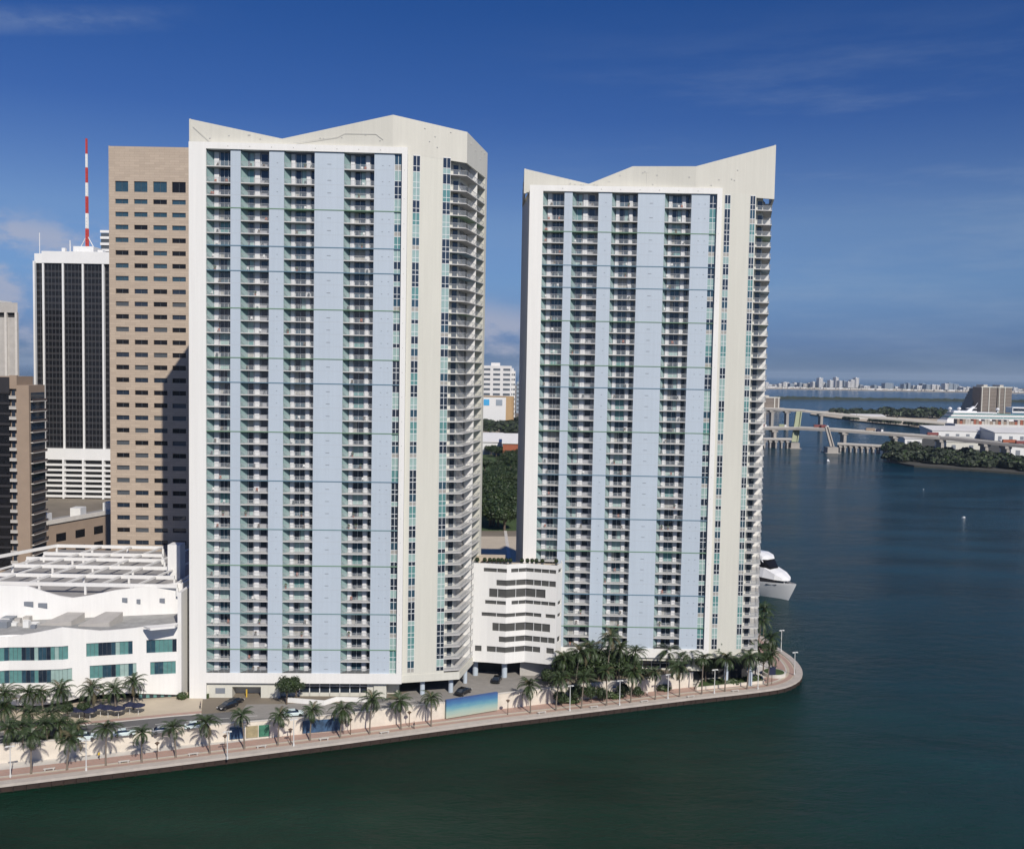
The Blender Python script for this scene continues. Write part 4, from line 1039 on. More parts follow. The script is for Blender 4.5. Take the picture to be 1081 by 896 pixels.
def tree_meshes(seed, R_=3.6, H_=3.0, n=2600, size=.26, blobs=9, m=('leaf', 'leaf_light')):
    rnd = random.Random(seed); b = MB(); cs = []
    for i in range(blobs):
        a = rnd.uniform(0, 6.28); r = R_*.62*math.sqrt(rnd.random()); cs.append((Vector((math.cos(a)*r, math.sin(a)*r, rnd.uniform(-.35, .75)*H_*.6)), rnd.uniform(.32, .52)*R_))
    for i in range(n):
        c, r = rnd.choice(cs); d = Vector((rnd.gauss(0, 1), rnd.gauss(0, 1), rnd.gauss(0, .8))).normalized()
        if d.z < -.5 and rnd.random() < .7: continue
        p = c+d*r*rnd.uniform(.6, 1.12)
        a = Vector((rnd.gauss(0, 1), rnd.gauss(0, 1), rnd.gauss(0, 1))).normalized(); q = a.cross(d)
        if q.length < .1: continue
        q = q.normalized()*size*rnd.uniform(.6, 1.3); a = a*size*rnd.uniform(.6, 1.3)
        b.add([p-a, p-q*.7, p+a, p+q*.7], [(0, 1, 2, 3)], m[0] if rnd.random() < .6 else m[1])
    crown = b.mesh('tree_crown')
    t = MB(); t.tube([(0, 0, -H_*2), (.1, 0, -H_*.7), (.05, .1, .2)], [.28, .2, .08], 'bark', 7)
    for c, r in cs[:6]: t.tube([(.08, 0, -H_*.75), tuple(c*.6+Vector((0, 0, -H_*.25))), tuple(c)], [.13, .08, .03], 'bark', 5)
    return crown, t.mesh('tree_trunk')
TREES = [tree_meshes(s) for s in range(20, 24)]
def tree(x, y, z, s, label, group=None, cat='tree'):
    c, t = random.choice(TREES); root = empty('broadleaf_tree', (x, y, z), random.uniform(0, 6.28), label, cat, group)
    for nm, me in (('crown', c), ('trunk', t)): o = link(nm, me, root, (0, 0, 5.6*s)); o.scale = (s, s, s)
for i, (px_, py_, s) in enumerate([(584, 738, 1.0), (598, 734, 1.3), (614, 733, 1.35), (632, 732, 1.4), (650, 730, 1.3), (664, 728, 1.1), (676, 731, .8)]):
    v = at_z(px_, py_, 0); tree(v.x, v.y+.5, 0, s, 'dense dark green tree between garage and right tower, %s of seven from the left' % ORD[i], 'dense trees beside the garage')
for i, (px_, py_, s, zz, lb) in enumerate([(68, 798, .62, 0, 'bushy yellow-green tree overhanging the retaining wall at the left'), (48, 797, .55, 0, 'low dark tree beside the bushy yellow-green one at the left'), (15, 800, .5, 0, 'low spreading tree at the left edge of the promenade'),
         (302, 744, .78, UP, 'left of two round bushy trees before the storefront'), (312, 741, .72, UP, 'right of two round bushy trees before the storefront'), (88, 760, .5, UP, 'small dark tree under the hotel front near the blue awnings'), (70, 762, .5, UP, 'small dark tree left of the blue awnings under the hotel'),
         (745, 722, .9, 0, 'dark tree in deep shade under the right tower wing'), (756, 716, .9, 0, 'tall dark tree behind the palms under the right tower wing'), (786, 716, .85, 0, 'dense tree by the right end of the planting bed'), (806, 712, .8, 0, 'dense tree by the round planter near the promenade tip'), (813, 700, .7, 0, 'small dark tree behind the round planter near the promenade tip')]):
    v = at_z(px_, py_, zz); tree(v.x, v.y+.5, zz, s, lb)
for i, (px_, py_, s_) in enumerate([(593, 745, .62), (609, 743, .7), (624, 741.5, .66), (637, 740.5, .6), (658, 737.5, .62), (674, 736, .5)]):
    v = at_z(px_, py_, 0); tree(v.x, v.y+.2, -1.4, s_, 'low bushy tree at the foot of the dense clump, %s of six from the left' % ORD[i], 'low bushy trees below the dense clump')
# hedges
HG = leafball('hedge', 1.0, 500, 8, 'leaf_light', .13, .8)
for i, (px_, py_, sx, zz, lb) in enumerate([(793, 720, 3.2, 0, 'bright green low hedge near the promenade tip'), (700, 729, 2.2, 0, 'dark rounded hedge against the wall below the storefront of the right tower'), (770, 723, 3.0, 0, 'dark low hedge left of the bright green one'), (600, 742, 3.2, 0, 'dark low hedge at the left end of the tree clump'),
        (645, 737, 3.4, 0, 'dark low hedge at the right end of the tree clump'), (192, 738, 1.3, UP, 'small clipped hedge cube at the corner of the white hotel'), (8, 800, 5, 0, 'dark hedge along the foot of the wall at the left edge'), (40, 796, 4.5, 0, 'dark hedge along the foot of the wall, right of the edge one')]):
    v = at_z(px_, py_, zz); o = link('hedge', HG, None, (v.x, v.y, zz+.8)); o.scale = (sx, 1.2, 1.2); tag(o, lb, 'hedge', 'low hedges')
q = MB(); v0 = at_z(198, 737, UP); v1 = at_z(220, 737, UP); q.prism([(v0.x, v0.y), (v1.x, v1.y), (v1.x, v1.y+1.5), (v0.x, v0.y+1.5)], UP, UP+1.0, 'leaf_light'); 
tag(q.build('grass_strip'), 'narrow strip of grass at the foot of the left tower', 'grass', kind='stuff')
# planting beds with low white walls by the right tower
for i, pts in enumerate([[(560, 742), (640, 735), (640, 728), (575, 733)], [(735, 728), (806, 721), (803, 714), (740, 719)]]):
    pp = [at_z(a, b, 0) for a, b in pts]; root = empty('planter', (pp[0].x, pp[0].y, 0), 0, ['long low planting bed with cream edging under the dense trees', 'long low planting bed with cream edging under the right tower wing'][i], 'planter')
    poly = [Vector((a.x-pp[0].x, a.y-pp[0].y)) for a in pp]
    q = MB()
    for a, b in zip(poly, poly[1:]+poly[:1]): q.slab_between(a, b, .4, 0, .75, 'coral_wall')
    q.build('edging', root); q = MB(); q.prism(poly, 0, .6, 'earth', 'grass'); q.build('soil', root)

# ------------------------------------------------------------------ promenade furniture
def lamp_white(v, h, label):
    root = empty('street_lamp', v, R(20), label, 'street lamp', 'white promenade lamps'); q = MB(); q.tube([(0, 0, 0), (0, 0, h)], [.13, .09], 'lamp_white', 8); q.tube([(0, 0, 0), (0, 0, .5)], .22, 'lamp_white', 8); q.build('pole', root)
    q = MB(); q.box(-.8, .8, -.12, .12, h-.02, h+.10, 'lamp_white'); q.box(-.9, -.3, -.25, .25, h-.12, h-.021, 'lamp_white'); q.box(.3, .9, -.25, .25, h-.12, h-.021, 'lamp_white'); q.build('lamp_head', root)
for i, (px_, py_, h_) in enumerate([(11, 820, 6.4), (91, 813, 6.4), (240, 801, 6.0), (310, 787, 6.0), (601.5, 750, 6.3), (654, 744, 6.3), (705, 737, 6.3), (754, 731.5, 6.3), (800, 727, 6.3), (838.5, 712, 6.4), (824.5, 687, 6.4)]):
    v = at_z(px_, py_, .12); lamp_white(v, h_, 'white double-headed lamp post on the seawall, %s from the left' % ORD[i])
def lamp_dark(v, label):
    root = empty('garden_lamp', v, 0, label, 'lamp post', 'dark low lanterns on the promenade'); q = MB(); q.tube([(0, 0, 0), (0, 0, 3.1)], [.1, .07], 'lamp_brown', 8); q.build('pole', root)
    q = MB(); q.tube([(0, 0, 3.0), (0, 0, 3.35), (0, 0, 3.5), (0, 0, 3.8)], [.12, .3, .55, .1], 'lamp_brown', 10); q.build('lantern', root)
for i, (px_, py_) in enumerate([(166, 801), (237.5, 793), (306.5, 786), (370, 775), (432, 767), (536, 754)]):
    lamp_dark(at_z(px_, py_, 0), 'dark low lantern on the promenade, %s from the left' % ORD[i])
bd = Vector((29.8, 11.3)).normalized(); bang = math.atan2(bd.y, bd.x)
def bench(v, label):
    root = empty('bench', v, bang, label, 'bench', 'benches along the promenade'); q = MB()
    for k in range(4): q.box(-1.1, 1.1, -.3+k*.16, -.18+k*.16, .42, .48, 'conc_light')
    q.build('seat', root)
    for s in (-.8, .8): q = MB(); q.box(s-.12, s+.12, -.28, .28, 0, .42, 'concrete'); q.build('leg', root)
for i, (px_, py_) in enumerate([(52, 813), (131, 805), (204, 797), (276, 789), (342, 781), (406, 774), (572, 753), (627, 747), (680, 741), (729, 736), (776, 730)]):
    bench(at_z(px_, py_, 0), 'pale stone bench on the promenade, %s from the left' % ORD[i])
# murals on the retaining wall
def wall_panel(name, pa, pb, z0, z1, m, label, cat):
    a = at_z(*pa, 0); b = at_z(*pb, 0); d = Vector((b.x-a.x, b.y-a.y)).normalized(); n_ = Vector((-d.y, d.x))
    q = MB(); L = (Vector((b.x, b.y))-Vector((a.x, a.y))).length
    q.prism([(0, 0), (L, 0), (L, .12), (0, .12)], z0, z1, m)
    o = q.build(name); o.location = (a.x, a.y, 0); o.rotation_euler = (0, 0, math.atan2(d.y, d.x)); return tag(o, label, cat)
def wall_at(x):
    for a, b in zip(WALL[:-1], WALL[1:]):
        if a[0] <= x <= b[0]: t = (x-a[0])/(b[0]-a[0]); return a[1]+(b[1]-a[1])*t, math.atan2(b[1]-a[1], b[0]-a[0])
def mural_on_wall(name, px0, px1, pym, z0, z1, m, label, off=.3):
    a = at_z(px0, pym, 0); b = at_z(px1, pym, 0)
    xa = a.x; xb = b.x
    for _ in range(4): xa = (px0-540.5)/1000*wall_at(xa)[0]*1.02; xb = (px1-540.5)/1000*wall_at(xb)[0]*1.02
    ya, yb = wall_at(xa)[0], wall_at(xb)[0]; ang = math.atan2(yb-ya, xb-xa); L = math.hypot(xb-xa, yb-ya)
    q = MB(); q.box(0, L, -off, -.16, z0, z1, m); o = q.build(name); o.location = (xa, ya, 0); o.rotation_euler = (0, 0, ang); tag(o, label, 'mural')
mural_on_wall('mural', 475, 529, 752, .25, UP+1.2, 'mural_paint', 'large mural panel fading from deep blue to pale sand on the retaining wall', .9)
mural_on_wall('mural', 325, 365, 772, .3, 3.1, 'art_blue', 'dark blue painted panel on the retaining wall below the storefront')
mural_on_wall('mural', 248, 264, 780, .4, 3.0, 'art_blue', 'small blue painted panel on the wall, left of the tan one')
mural_on_wall('mural', 265.5, 278, 780, .4, 3.0, 'art_tan', 'small tan painted panel on the wall between blue and green ones')
mural_on_wall('mural', 279, 290, 779, .4, 3.0, 'art_green', 'small green painted panel on the wall, right of the tan one')

# ------------------------------------------------------------------ vehicles
def car_meshes(paint):
    L, W = 4.6, 1.85
    sec = [(-2.3, .45, .75, .70), (-2.15, .35, .9, .85), (-1.2, .3, .98, .92), (0, .3, .98, .92), (1.2, .3, .95, .92), (1.95, .33, .82, .88), (2.3, .42, .66, .70)]
    b = MB(); vs = []; fs = []
    for x, z0, z1, hw in sec:
        vs += [(x, -hw, z0), (x, -hw, z1-.12), (x, -hw*.9, z1), (x, hw*.9, z1), (x, hw, z1-.12), (x, hw, z0)]
    n = 6
    for i in range(len(sec)-1):
        for k in range(n): fs.append((i*n+k, i*n+(k+1) % n, (i+1)*n+(k+1) % n, (i+1)*n+k))
    fs += [tuple(range(n))[::-1], tuple((len(sec)-1)*n+k for k in range(n))]
    b.add(vs, fs, paint)
    b.add([(-1.2, -.62, 1.42), (.35, -.62, 1.42), (.35, .62, 1.42), (-1.2, .62, 1.42), (-1.1, -.6, 1.47), (.25, -.6, 1.47), (.25, .6, 1.47), (-1.1, .6, 1.47)],
          [(0, 3, 2, 1), (4, 5, 6, 7), (0, 1, 5, 4), (1, 2, 6, 5), (2, 3, 7, 6), (3, 0, 4, 7)], paint)
    g_ = MB(); g_.add([(-1.9, -.8, .9), (1.15, -.82, .92), (1.15, .82, .92), (-1.9, .8, .9), (-1.2, -.63, 1.42), (.35, -.63, 1.42), (.35, .63, 1.42), (-1.2, .63, 1.42)],
          [(0, 3, 2, 1), (4, 5, 6, 7), (0, 1, 5, 4), (1, 2, 6, 5), (2, 3, 7, 6), (3, 0, 4, 7)], 'glass_dark')
    wh_ = MB(); wh_.tube([(0, -.11, 0), (0, .11, 0)], .34, 'rubber', 14); wh_.tube([(0, -.12, 0), (0, .12, 0)], .2, 'chrome', 10)
    hl = MB(); hl.box(-.04, .04, -.2, .2, -.07, .07, 'headlamp')
    return b.mesh('car_body'), g_.mesh('car_cabin'), wh_.mesh('car_wheel'), hl.mesh('car_headlight')
CARM = {}
def car(v, yaw, paint, label, s=1.0):
    if paint not in CARM: CARM[paint] = car_meshes(paint)
    b, g_, wm, hl = CARM[paint]; root = empty('parked_car', v, yaw, label, 'car', 'cars on the upper street and driveway')
    root.scale = (s, s, s); link('body', b, root); link('cabin', g_, root)
    for x in (-1.4, 1.4):
        for y in (-.82, .82): link('wheel', wm, root, (x, y, .34))
    for y in (-.6, .6): link('headlight', hl, root, (2.27, y, .62))
V = lambda a, b: at_z(a, b, UP+.02)
car(V(240.5, 747), R(235), 'car_black', 'black car leaving the garage of the left tower', 1.1)
car(V(248, 742.5), R(60), 'car_black', 'dark car just inside the driveway behind the leaving black car')
car(V(489, 732), R(60), 'car_black', 'black car on the ramp above the blue mural', 1.15)
car(V(524.5, 719), R(80), 'car_black', 'black car parked beside the garage column', 1.1)
car(V(131, 776), R(20), 'car_white', 'white car on the street under the third palm from the left')
car(V(90, 780), R(20), 'car_white', 'white car on the street half hidden at left behind a palm')
car(V(172, 773), R(20), 'car_silver', 'silver car on the street beside the fifth palm')
car(V(206, 768), R(20), 'car_white', 'white car on the street at the bend below the driveway')
car(V(310, 755), R(17), 'car_white', 'white car behind the retaining wall below the bushy trees')

# blue awnings and parasols
def parasol(v, m, label, r=1.6):
    root = empty('parasol', v, random.uniform(0, 1), label, 'parasol', 'dark blue parasols by the hotel'); q = MB(); n = 8
    pts = [(math.cos(2*math.pi*k/n)*r, math.sin(2*math.pi*k/n)*r, 2.3) for k in range(n)]+[(0, 0, 3.0)]
    q.add(pts, [(k, (k+1) % n, n) for k in range(n)], m); q.add([(a[0], a[1], a[2]-.04) for a in pts], [((k+1) % n, k, n) for k in range(n)], m); q.build('canopy', root)
    q = MB(); q.tube([(0, 0, 0), (0, 0, 2.95)], .05, 'white_metal', 6); q.build('pole', root)
for i, px_ in enumerate((74, 84, 95, 106, 114, 125, 137, 146)):
    parasol(at_z(px_, 758.5-(px_-78)*.08+(i % 3)*1.6, UP), 'navy_canvas', 'dark blue parasol in front of the hotel, %s from the left' % ORD[i])
parasol(at_z(646, 732.5, 0), 'blue_canvas', 'bright blue parasol under the dense trees by the promenade')
# signboard on the promenade tip
r_ = at_z(810, 722, 0); root = empty('signboard', (r_.x+1.2, r_.y, 0), R(10), 'small dark blue square board on a post near the promenade tip', 'signboard')
q = MB(); q.tube([(0, 0, 0), (0, 0, 3.2)], .08, 'lamp_brown', 6); q.build('post', root)
q = MB(); q.box(-1.0, 1.0, -.1, -.02, 2.6, 4.8, 'navy_canvas'); q.build('panel', root)
rc = at_z(817, 712, 0); q = MB(); q.tube([(0, 0, 0), (0, 0, .9)], 3.2, 'conc_light', 28); q.tube([(0, 0, .9), (0, 0, .95)], 2.8, 'grass', 28)
o = q.build('round_planter'); o.location = rc; tag(o, 'round pale planter near the promenade tip', 'planter')

# people
def person_mesh(top, legs, stride=.25):
    me = bpy.data.meshes.new('p'); vs = [(0, 0, .95), (0, 0, 1.15), (0, 0, 1.38), (0, 0, 1.52), (0, .02, 1.66), (0, .0, 1.74),
        (.1, 0, .9), (.11, stride*.5, .5), (.11, stride*.9, .06), (.11, stride*.9+.16, .03), (-.1, 0, .9), (-.11, -stride*.3, .5), (-.11, -stride*.8, .08), (-.11, -stride*.8+.16, .03),
        (.19, 0, 1.4), (.25, -.06, 1.14), (.25, .06, .9), (.25, .10, .80), (-.19, 0, 1.4), (-.25, .04, 1.14), (-.25, -.02, .9), (-.25, .0, .80)]
    ed = [(0, 1), (1, 2), (2, 3), (3, 4), (4, 5), (0, 6), (6, 7), (7, 8), (8, 9), (0, 10), (10, 11), (11, 12), (12, 13), (2, 14), (14, 15), (15, 16), (16, 17), (2, 18), (18, 19), (19, 20), (20, 21)]
    rad = [.15, .13, .15, .055, .095, .075, .1, .065, .045, .04, .1, .065, .045, .04, .06, .045, .035, .03, .06, .045, .035, .03]
    me.from_pydata(vs, ed, []); o = bpy.data.objects.new('p', me); col.objects.link(o)
    sk = o.modifiers.new('s', 'SKIN'); o.modifiers.new('u', 'SUBSURF').levels = 1
    for i, r_ in enumerate(rad): me.skin_vertices[0].data[i].radius = (r_, r_)
    me.skin_vertices[0].data[0].use_root = True
    dg = bpy.context.evaluated_depsgraph_get(); nm = bpy.data.meshes.new_from_object(o.evaluated_get(dg)); nm.name = 'person'
    bpy.data.objects.remove(o)
    for m_ in ('skin', top, legs): nm.materials.append(MATS[m_])
    for p_ in nm.polygons:
        z = p_.center.z; x = abs(p_.center.x); p_.use_smooth = True
        p_.material_index = 0 if (z > 1.46 or (x > .2 and z < 1.0)) else (1 if z > .93 else 2)
    return nm
def person(v, yaw, top, legs, label):
    o = link('person', person_mesh(top, legs), None, v); o.rotation_euler = (0, 0, yaw); tag(o, label, 'person')
    h_ = MB(); n = 10
    for k in range(1): h_.tube([(0, -.015, 1.66), (0, -.01, 1.74), (0, .0, 1.80)], [.105, .10, .05], 'cloth_dark', 10)
    h_.build('hair', o)
person(at_z(211.5, 748, UP+.1), R(100), 'cloth_dark', 'cloth_dark', 'person in dark clothes walking on the ramp beside the hotel')
person(at_z(104.5, 801, 0), R(250), 'cloth_yellow', 'cloth_dark', 'person in a yellow top walking on the promenade at the left')
person(at_z(437, 769, 0), R(70), 'cloth_dark', 'cloth_dark', 'person in dark clothes walking on the promenade by the palms')
person(at_z(683, 735, 0), R(70), 'cloth_white', 'cloth_dark', 'person in a white top walking below the right tower')

# ------------------------------------------------------------------ yacht behind the right tower
def yacht():
    bow = at_z(832, 634, -2); root = empty('motor_yacht', (bow.x-1.6, bow.y+.8, -2), R(-51), 'large white motor yacht with its bow showing behind the right tower', 'motor yacht')
    root.scale = (1.32, 1.25, 1.18)
    def prof(x):   # half beam at deck
        t = max(0, min(1, (4.2-x)/17)); return 4.7*(1-(1-t)**2.3)
    xs = [4.2, 3.6, 2.4, 0.5, -2, -5, -9, -14, -24, -38]
    vs = []; fs = []
    for x in xs:
        hb = prof(x); t = (4.2-x)/42; dz = 6.2-1.8*min(1, (4.2-x)/30); kb = hb*min(1, max(0, (1.2-x)/12))*.85; xw = x-(2.6*(1-min(1, (4.2-x)/14)))
        vs += [(x, -hb, dz), (x-.3*(xw < x), -hb*.97, dz-.9), (min(x, xw), -kb, 0), (min(x, xw), -kb*.7, -.8), (min(x, xw), kb*.7, -.8), (min(x, xw), kb, 0), (x-.3*(xw < x), hb*.97, dz-.9), (x, hb, dz)]
    n = 8
    for i in range(len(xs)-1):
        for k in range(n-1): fs.append((i*n+k, (i+1)*n+k, (i+1)*n+k+1, i*n+k+1))
    fs.append(tuple(range((len(xs)-1)*n, len(xs)*n)))
    q = MB(); q.add(vs, fs, 'hull_white'); q.build('hull', root, smooth=True)
    def zf(z):
        K = [(0, 0), (5.2, 5.2), (6.9, 6.9), (8.8, 9.9), (11.1, 12.6), (12.2, 14.4), (14, 16)]
        for (a, b), (c, d) in zip(K[:-1], K[1:]):
            if a <= z <= c: return b+(d-b)*(z-a)/(c-a)
    def loft(name, st, m, cap=True):
        q = MB(); vs = []; fs = []
        for x, hb, z0, z1, tp in [(x_+1.2, hb_*1.05, zf(a_), zf(b_), tp_) for x_, hb_, a_, b_, tp_ in st]: vs += [(x, -hb, z0), (x-.0, -hb*tp, z1), (x, 0, z1+.25*(hb > .5)), (x, hb*tp, z1), (x, hb, z0)]
        n = 5
        for i in range(len(st)-1):
            for k in range(n-1): fs.append((i*n+k, (i+1)*n+k, (i+1)*n+k+1, i*n+k+1))
        fs += [tuple(range(n))[::-1], tuple(range((len(st)-1)*n, len(st)*n))]; q.add(vs, fs, m); return q.build(name, root)
    q = MB(); q.add([(3.6, 0, 5.75)]+[(x, -prof(x)*.93, 5.9-1.8*min(1, (4.2-x)/30)-.25) for x in xs[2:]]+[(x, prof(x)*.93, 5.9-1.8*min(1, (4.2-x)/30)-.25) for x in xs[:1:-1]], [tuple(range(17))], 'hull_white'); q.build('foredeck', root)
    q = MB(); q.box(-.4, .6, -.8, .8, 5.4, 6.3, 'white_smooth'); q.box(.9, 1.5, -.25, .25, 5.4, 6.0, 'chrome'); q.build('windlass', root)
    loft('lower_cabin', [(-.6, .5, 5.2, 6.9, .95), (-2.2, 2.4, 5.0, 6.92, .95), (-5, 3.3, 4.8, 6.95, .95), (-30, 3.7, 4.4, 6.95, .95)], 'glass_dark')
    loft('foredeck_roof', [(.5, .5, 6.7, 6.95, .9), (-.4, 2.2, 6.8, 7.3, .92), (-2.4, 3.3, 6.9, 8.0, .88), (-6, 3.9, 7.0, 8.9, .8), (-30, 3.9, 7.0, 8.9, .8)], 'hull_white')
    loft('bridge_window', [(-4.6, 1.9, 8.7, 8.95, .95), (-6.6, 2.9, 8.7, 11.1, .86), (-28, 3.0, 8.7, 11.1, .86)], 'glass_black')
    loft('hardtop', [(-5.8, 1.6, 11.1, 11.35, .9), (-7.0, 2.9, 11.1, 11.7, .92), (-9, 3.3, 11.1, 12.1, .88), (-26, 3.3, 11.1, 12.1, .88)], 'hull_white')
    for sg in (-1, 1): q = MB(); q.tube([(-4.4, sg*2.0, 10.2), (-6.4, sg*2.95, 12.7)], .22, 'hull_white', 6); q.build('window_pillar', root)
    q = MB(); q.box(-11.5, -10.3, -2.4, 2.4, 14.0, 15.2, 'hull_white'); q.tube([(-11, 0, 15.2), (-11, 0, 17.5)], [.5, .15], 'hull_white', 8); q.build('radar_arch', root)
    q = MB()
    for s in (-1, 1): q.tube([(x, s*prof(x)*.96, 6.9-1.8*min(1, (4.2-x)/30)) for x in xs[1:8]], .045, 'chrome', 5)
    q.build('bow_rail', root)
yacht()

# ------------------------------------------------------------------ far side of the bay
def poly_land(name, pts, z=0.0, m='sand', mt=None, top=None):
    vv = [at_z(a, b, z) for a, b in pts]; q = MB(); q.prism([(v.x, v.y) for v in vv], -3, z, m, mt or m); return struct(name, q)
poly_land('port_island', [(934, 478), (940, 486.5), (965, 491), (1010, 494), (1081, 499), (1200, 508), (1200, 452), (1081, 449), (1000, 452), (955, 466)], .2, 'rock', 'rock')
poly_land('causeway', [(855, 437), (900, 443.5), (950, 448.5), (1000, 455), (1100, 462), (1200, 450), (1100, 443), (1000, 437), (900, 433.5), (862, 434)], .2, 'rock', 'sand')
poly_land('islet', [(818, 420.6), (1081, 424.0), (1200, 425.5), (1200, 424), (1081, 422.6), (818, 419.4)], .3, 'rock', 'rock')
poly_land('far_shore', [(560, 406.5), (800, 410), (1081, 415.2), (1400, 421), (1400, 412.2), (1081, 406.3), (800, 401.2), (560, 397)][:4]+[(1400, 416.0), (1081, 410.2), (800, 405.2), (560, 401.0)], .3, 'sand', 'earth')
poly_land('south_beach', [(800, 432), (825, 432.5), (828, 430.5), (800, 429.5)], .3, 'sand')

def far_trees():
    meshes = []
    for s in range(4):
        rnd = random.Random(70+s); b = MB()
        for i in range(260):
            d = Vector((rnd.gauss(0, 1), rnd.gauss(0, 1), rnd.gauss(0, .7))).normalized()*rnd.uniform(.6, 1.05); d.z = abs(d.z)*.95+.05
            a = Vector((rnd.gauss(0, 1), rnd.gauss(0, 1), rnd.gauss(0, 1))).normalized()*.2; c = a.cross(d).normalized()*.2
            b.add([d-a-c, d+a-c*.3, d+a*.7+c, d-a*.8+c], [(0, 1, 2, 3)], 'leaf_far' if rnd.random() < .8 else 'leaf_light')
        t = MB(); t.tube([(0, 0, -.35), (0, 0, .5)], .07, 'bark', 5)
        meshes.append((b.mesh('tree_crown'), t.mesh('tree_trunk')))
    return meshes
FT = far_trees()
def ftree(v, s, label, group, flat=1.0):
    c, t = random.choice(FT); root = empty('broadleaf_tree', v, random.uniform(0, 6), label, 'tree', group)
    for nm, me in (('crown', c), ('trunk', t)): o = link(nm, me, root, (0, 0, s*.35)); o.scale = (s*1.15, s*1.15, s*flat)
rnd = random.Random(31)
pts = []
for i in range(88):
    x = 938+i*1.68+rnd.uniform(-1.2, 1.2); t = (x-938)/143
    yb = 486.5+11.0*t; y = yb-rnd.random()**1.3*(14-3*t); pts.append((x, y))
pts.sort()
for i, (x, y) in enumerate(pts):
    v = at_z(x, y, .2); s = rnd.uniform(4.2, 7.5)*(1.25 if 938 < x < 955 else 1); ftree(v, s, 'bushy shoreline tree on the port island, %s from the left' % ordw(i), 'trees on the port island shore')
for i in range(40):
    x = 880+i*4.0+rnd.uniform(-2, 2); y = 436.5+(x-880)*.045+rnd.uniform(-.8, .8); v = at_z(x, y, .2)
    ftree(v, rnd.uniform(9, 15)*(1.1 if 930 < x < 1000 else .75), 'dark tree on the causeway beyond the bridges, %s from the left' % ordw(i), 'trees on the causeway')
for i, x in enumerate([893, 897, 901, 921, 926, 930, 934, 940, 945, 959, 965, 972, 979, 985, 991]):
    v = at_z(x, 443.5+(x-893)*.088, .2); ftree(v, rnd.uniform(6, 9), 'dark shrubby tree on the near edge of the causeway, %s from the left' % ordw(i), 'trees on the near causeway edge')
q = MB()
for i in range(520):
    x = 819+i*.72; v = at_z(x, 421.0+(x-819)*.0125, .3); s = rnd.uniform(4, 9)
    for k in range(5): a = rnd.uniform(-9, 9); b = rnd.uniform(-6, 6); q.add([(v.x+a-s, v.y+b, .2), (v.x+a+s, v.y+b+2, .2), (v.x+a+rnd.uniform(-2, 2), v.y+b, s*rnd.uniform(.8, 1.4))], [(0, 1, 2)], 'leaf_far')
tag(q.build('treeline'), 'thin dark line of trees on a low islet crossing the bay', 'treeline', kind='stuff')

# far skyline
def far_building(x0, x1, ytop, ybase, Y, m, label, group, rows=None, dep=25):
    a = at_Y(x0, ybase, Y); b = at_Y(x1, ybase, Y); t = at_Y((x0+x1)/2, ytop, Y); W = b.x-a.x; h = t.z
    root = empty('high_rise', (a.x, Y, 0), 0, label, 'building', group); q = MB(); q.box(0, W, 0, dep, 0, h, m); q.box(W*.3, W*.6, dep*.3, dep*.7, h, h+max(2, h*.05), m); q.build('wall', root)
    n = max(2, int(h/7)); q = MB(); cols = max(2, int(W/14))
    for k in range(1, n):
        for c in range(cols): q.box(W*(c+.15)/cols, W*(c+.85)/cols, -.15, -.02, k*h/n, k*h/n+h/n*.45, 'window_far')
    q.build('window_grid', root)
rnd = random.Random(77)
SK = [(803, 806, 404), (808, 811.5, 403.5), (812, 815, 406), (818, 820, 406.5), (822, 825, 405), (827, 833, 403.5), (834, 838, 405), (838.5, 842, 404), (844, 847, 404), (848, 852, 405), (853, 857, 404.5),
      (858, 861, 403), (864.5, 868.5, 399), (869, 871, 403.5), (872, 875, 404.5), (876, 879.5, 401.5), (882, 885, 398.5), (886, 889, 402), (891, 893.5, 402), (895, 898, 403), (898.5, 902, 401), (903, 906.5, 399),
      (908, 911, 406), (912, 918, 407.5), (923, 926, 406.5), (927, 931, 408), (934, 943, 404.5), (945, 948, 408), (950, 954, 408.5), (954, 958, 405.5), (958.5, 961, 404.5), (962, 963.5, 408), (964, 967, 407), (968, 973, 407), (973.5, 977, 405),
      (978, 982, 406), (984, 988, 406), (989, 992, 406.5), (993, 997, 408), (997.5, 1001, 405), (1001.5, 1006, 404.5), (1007, 1012, 405.5), (1013, 1016, 408), (1017, 1020, 409), (1021, 1024, 408.5), (1070, 1074, 409), (1075, 1079, 411), (1064, 1068, 410.5)]
SK.sort()
for i, (a, b, yt) in enumerate(SK):
    m = rnd.choice(('tower_far_white', 'tower_far_white', 'tower_far', 'tower_far_blue')); yb = 409.5+(a-803)*.0195
    far_building(a, b, yt, yb, 6350+rnd.uniform(-120, 120), m, 'pale distant building on the far shore skyline, %s from the left' % ordw(i), 'buildings on the far shore skyline', dep=60)
q = MB()
for i in range(900):
    x = rnd.uniform(790, 1090); Y = rnd.uniform(6180, 6300); v = at_Y(x, 409, Y); s = rnd.uniform(8, 26); h = rnd.uniform(3, 10); q.add([(v.x-s, Y, 0), (v.x+s, Y, 0), (v.x+s*.4, Y+4, h), (v.x-s*.5, Y+4, h)], [(0, 1, 2, 3)], 'leaf_far')
tag(q.build('shore_greenery'), 'low band of trees and shrubs along the far shore', 'greenery', kind='stuff')
q = MB()
for i in range(420):
    x = rnd.uniform(795, 1085); Y = rnd.uniform(6100, 6170); v = at_Y(x, 409, Y); s = rnd.uniform(5, 18); q.box(v.x-s, v.x+s, Y, Y+10, 0, rnd.uniform(3, 11), rnd.choice(('tower_far_white', 'tower_far', 'tower_far_white', 'tower_far')))
tag(q.build('waterfront_houses'), 'countless tiny pale houses along the far waterline', 'houses', kind='stuff')

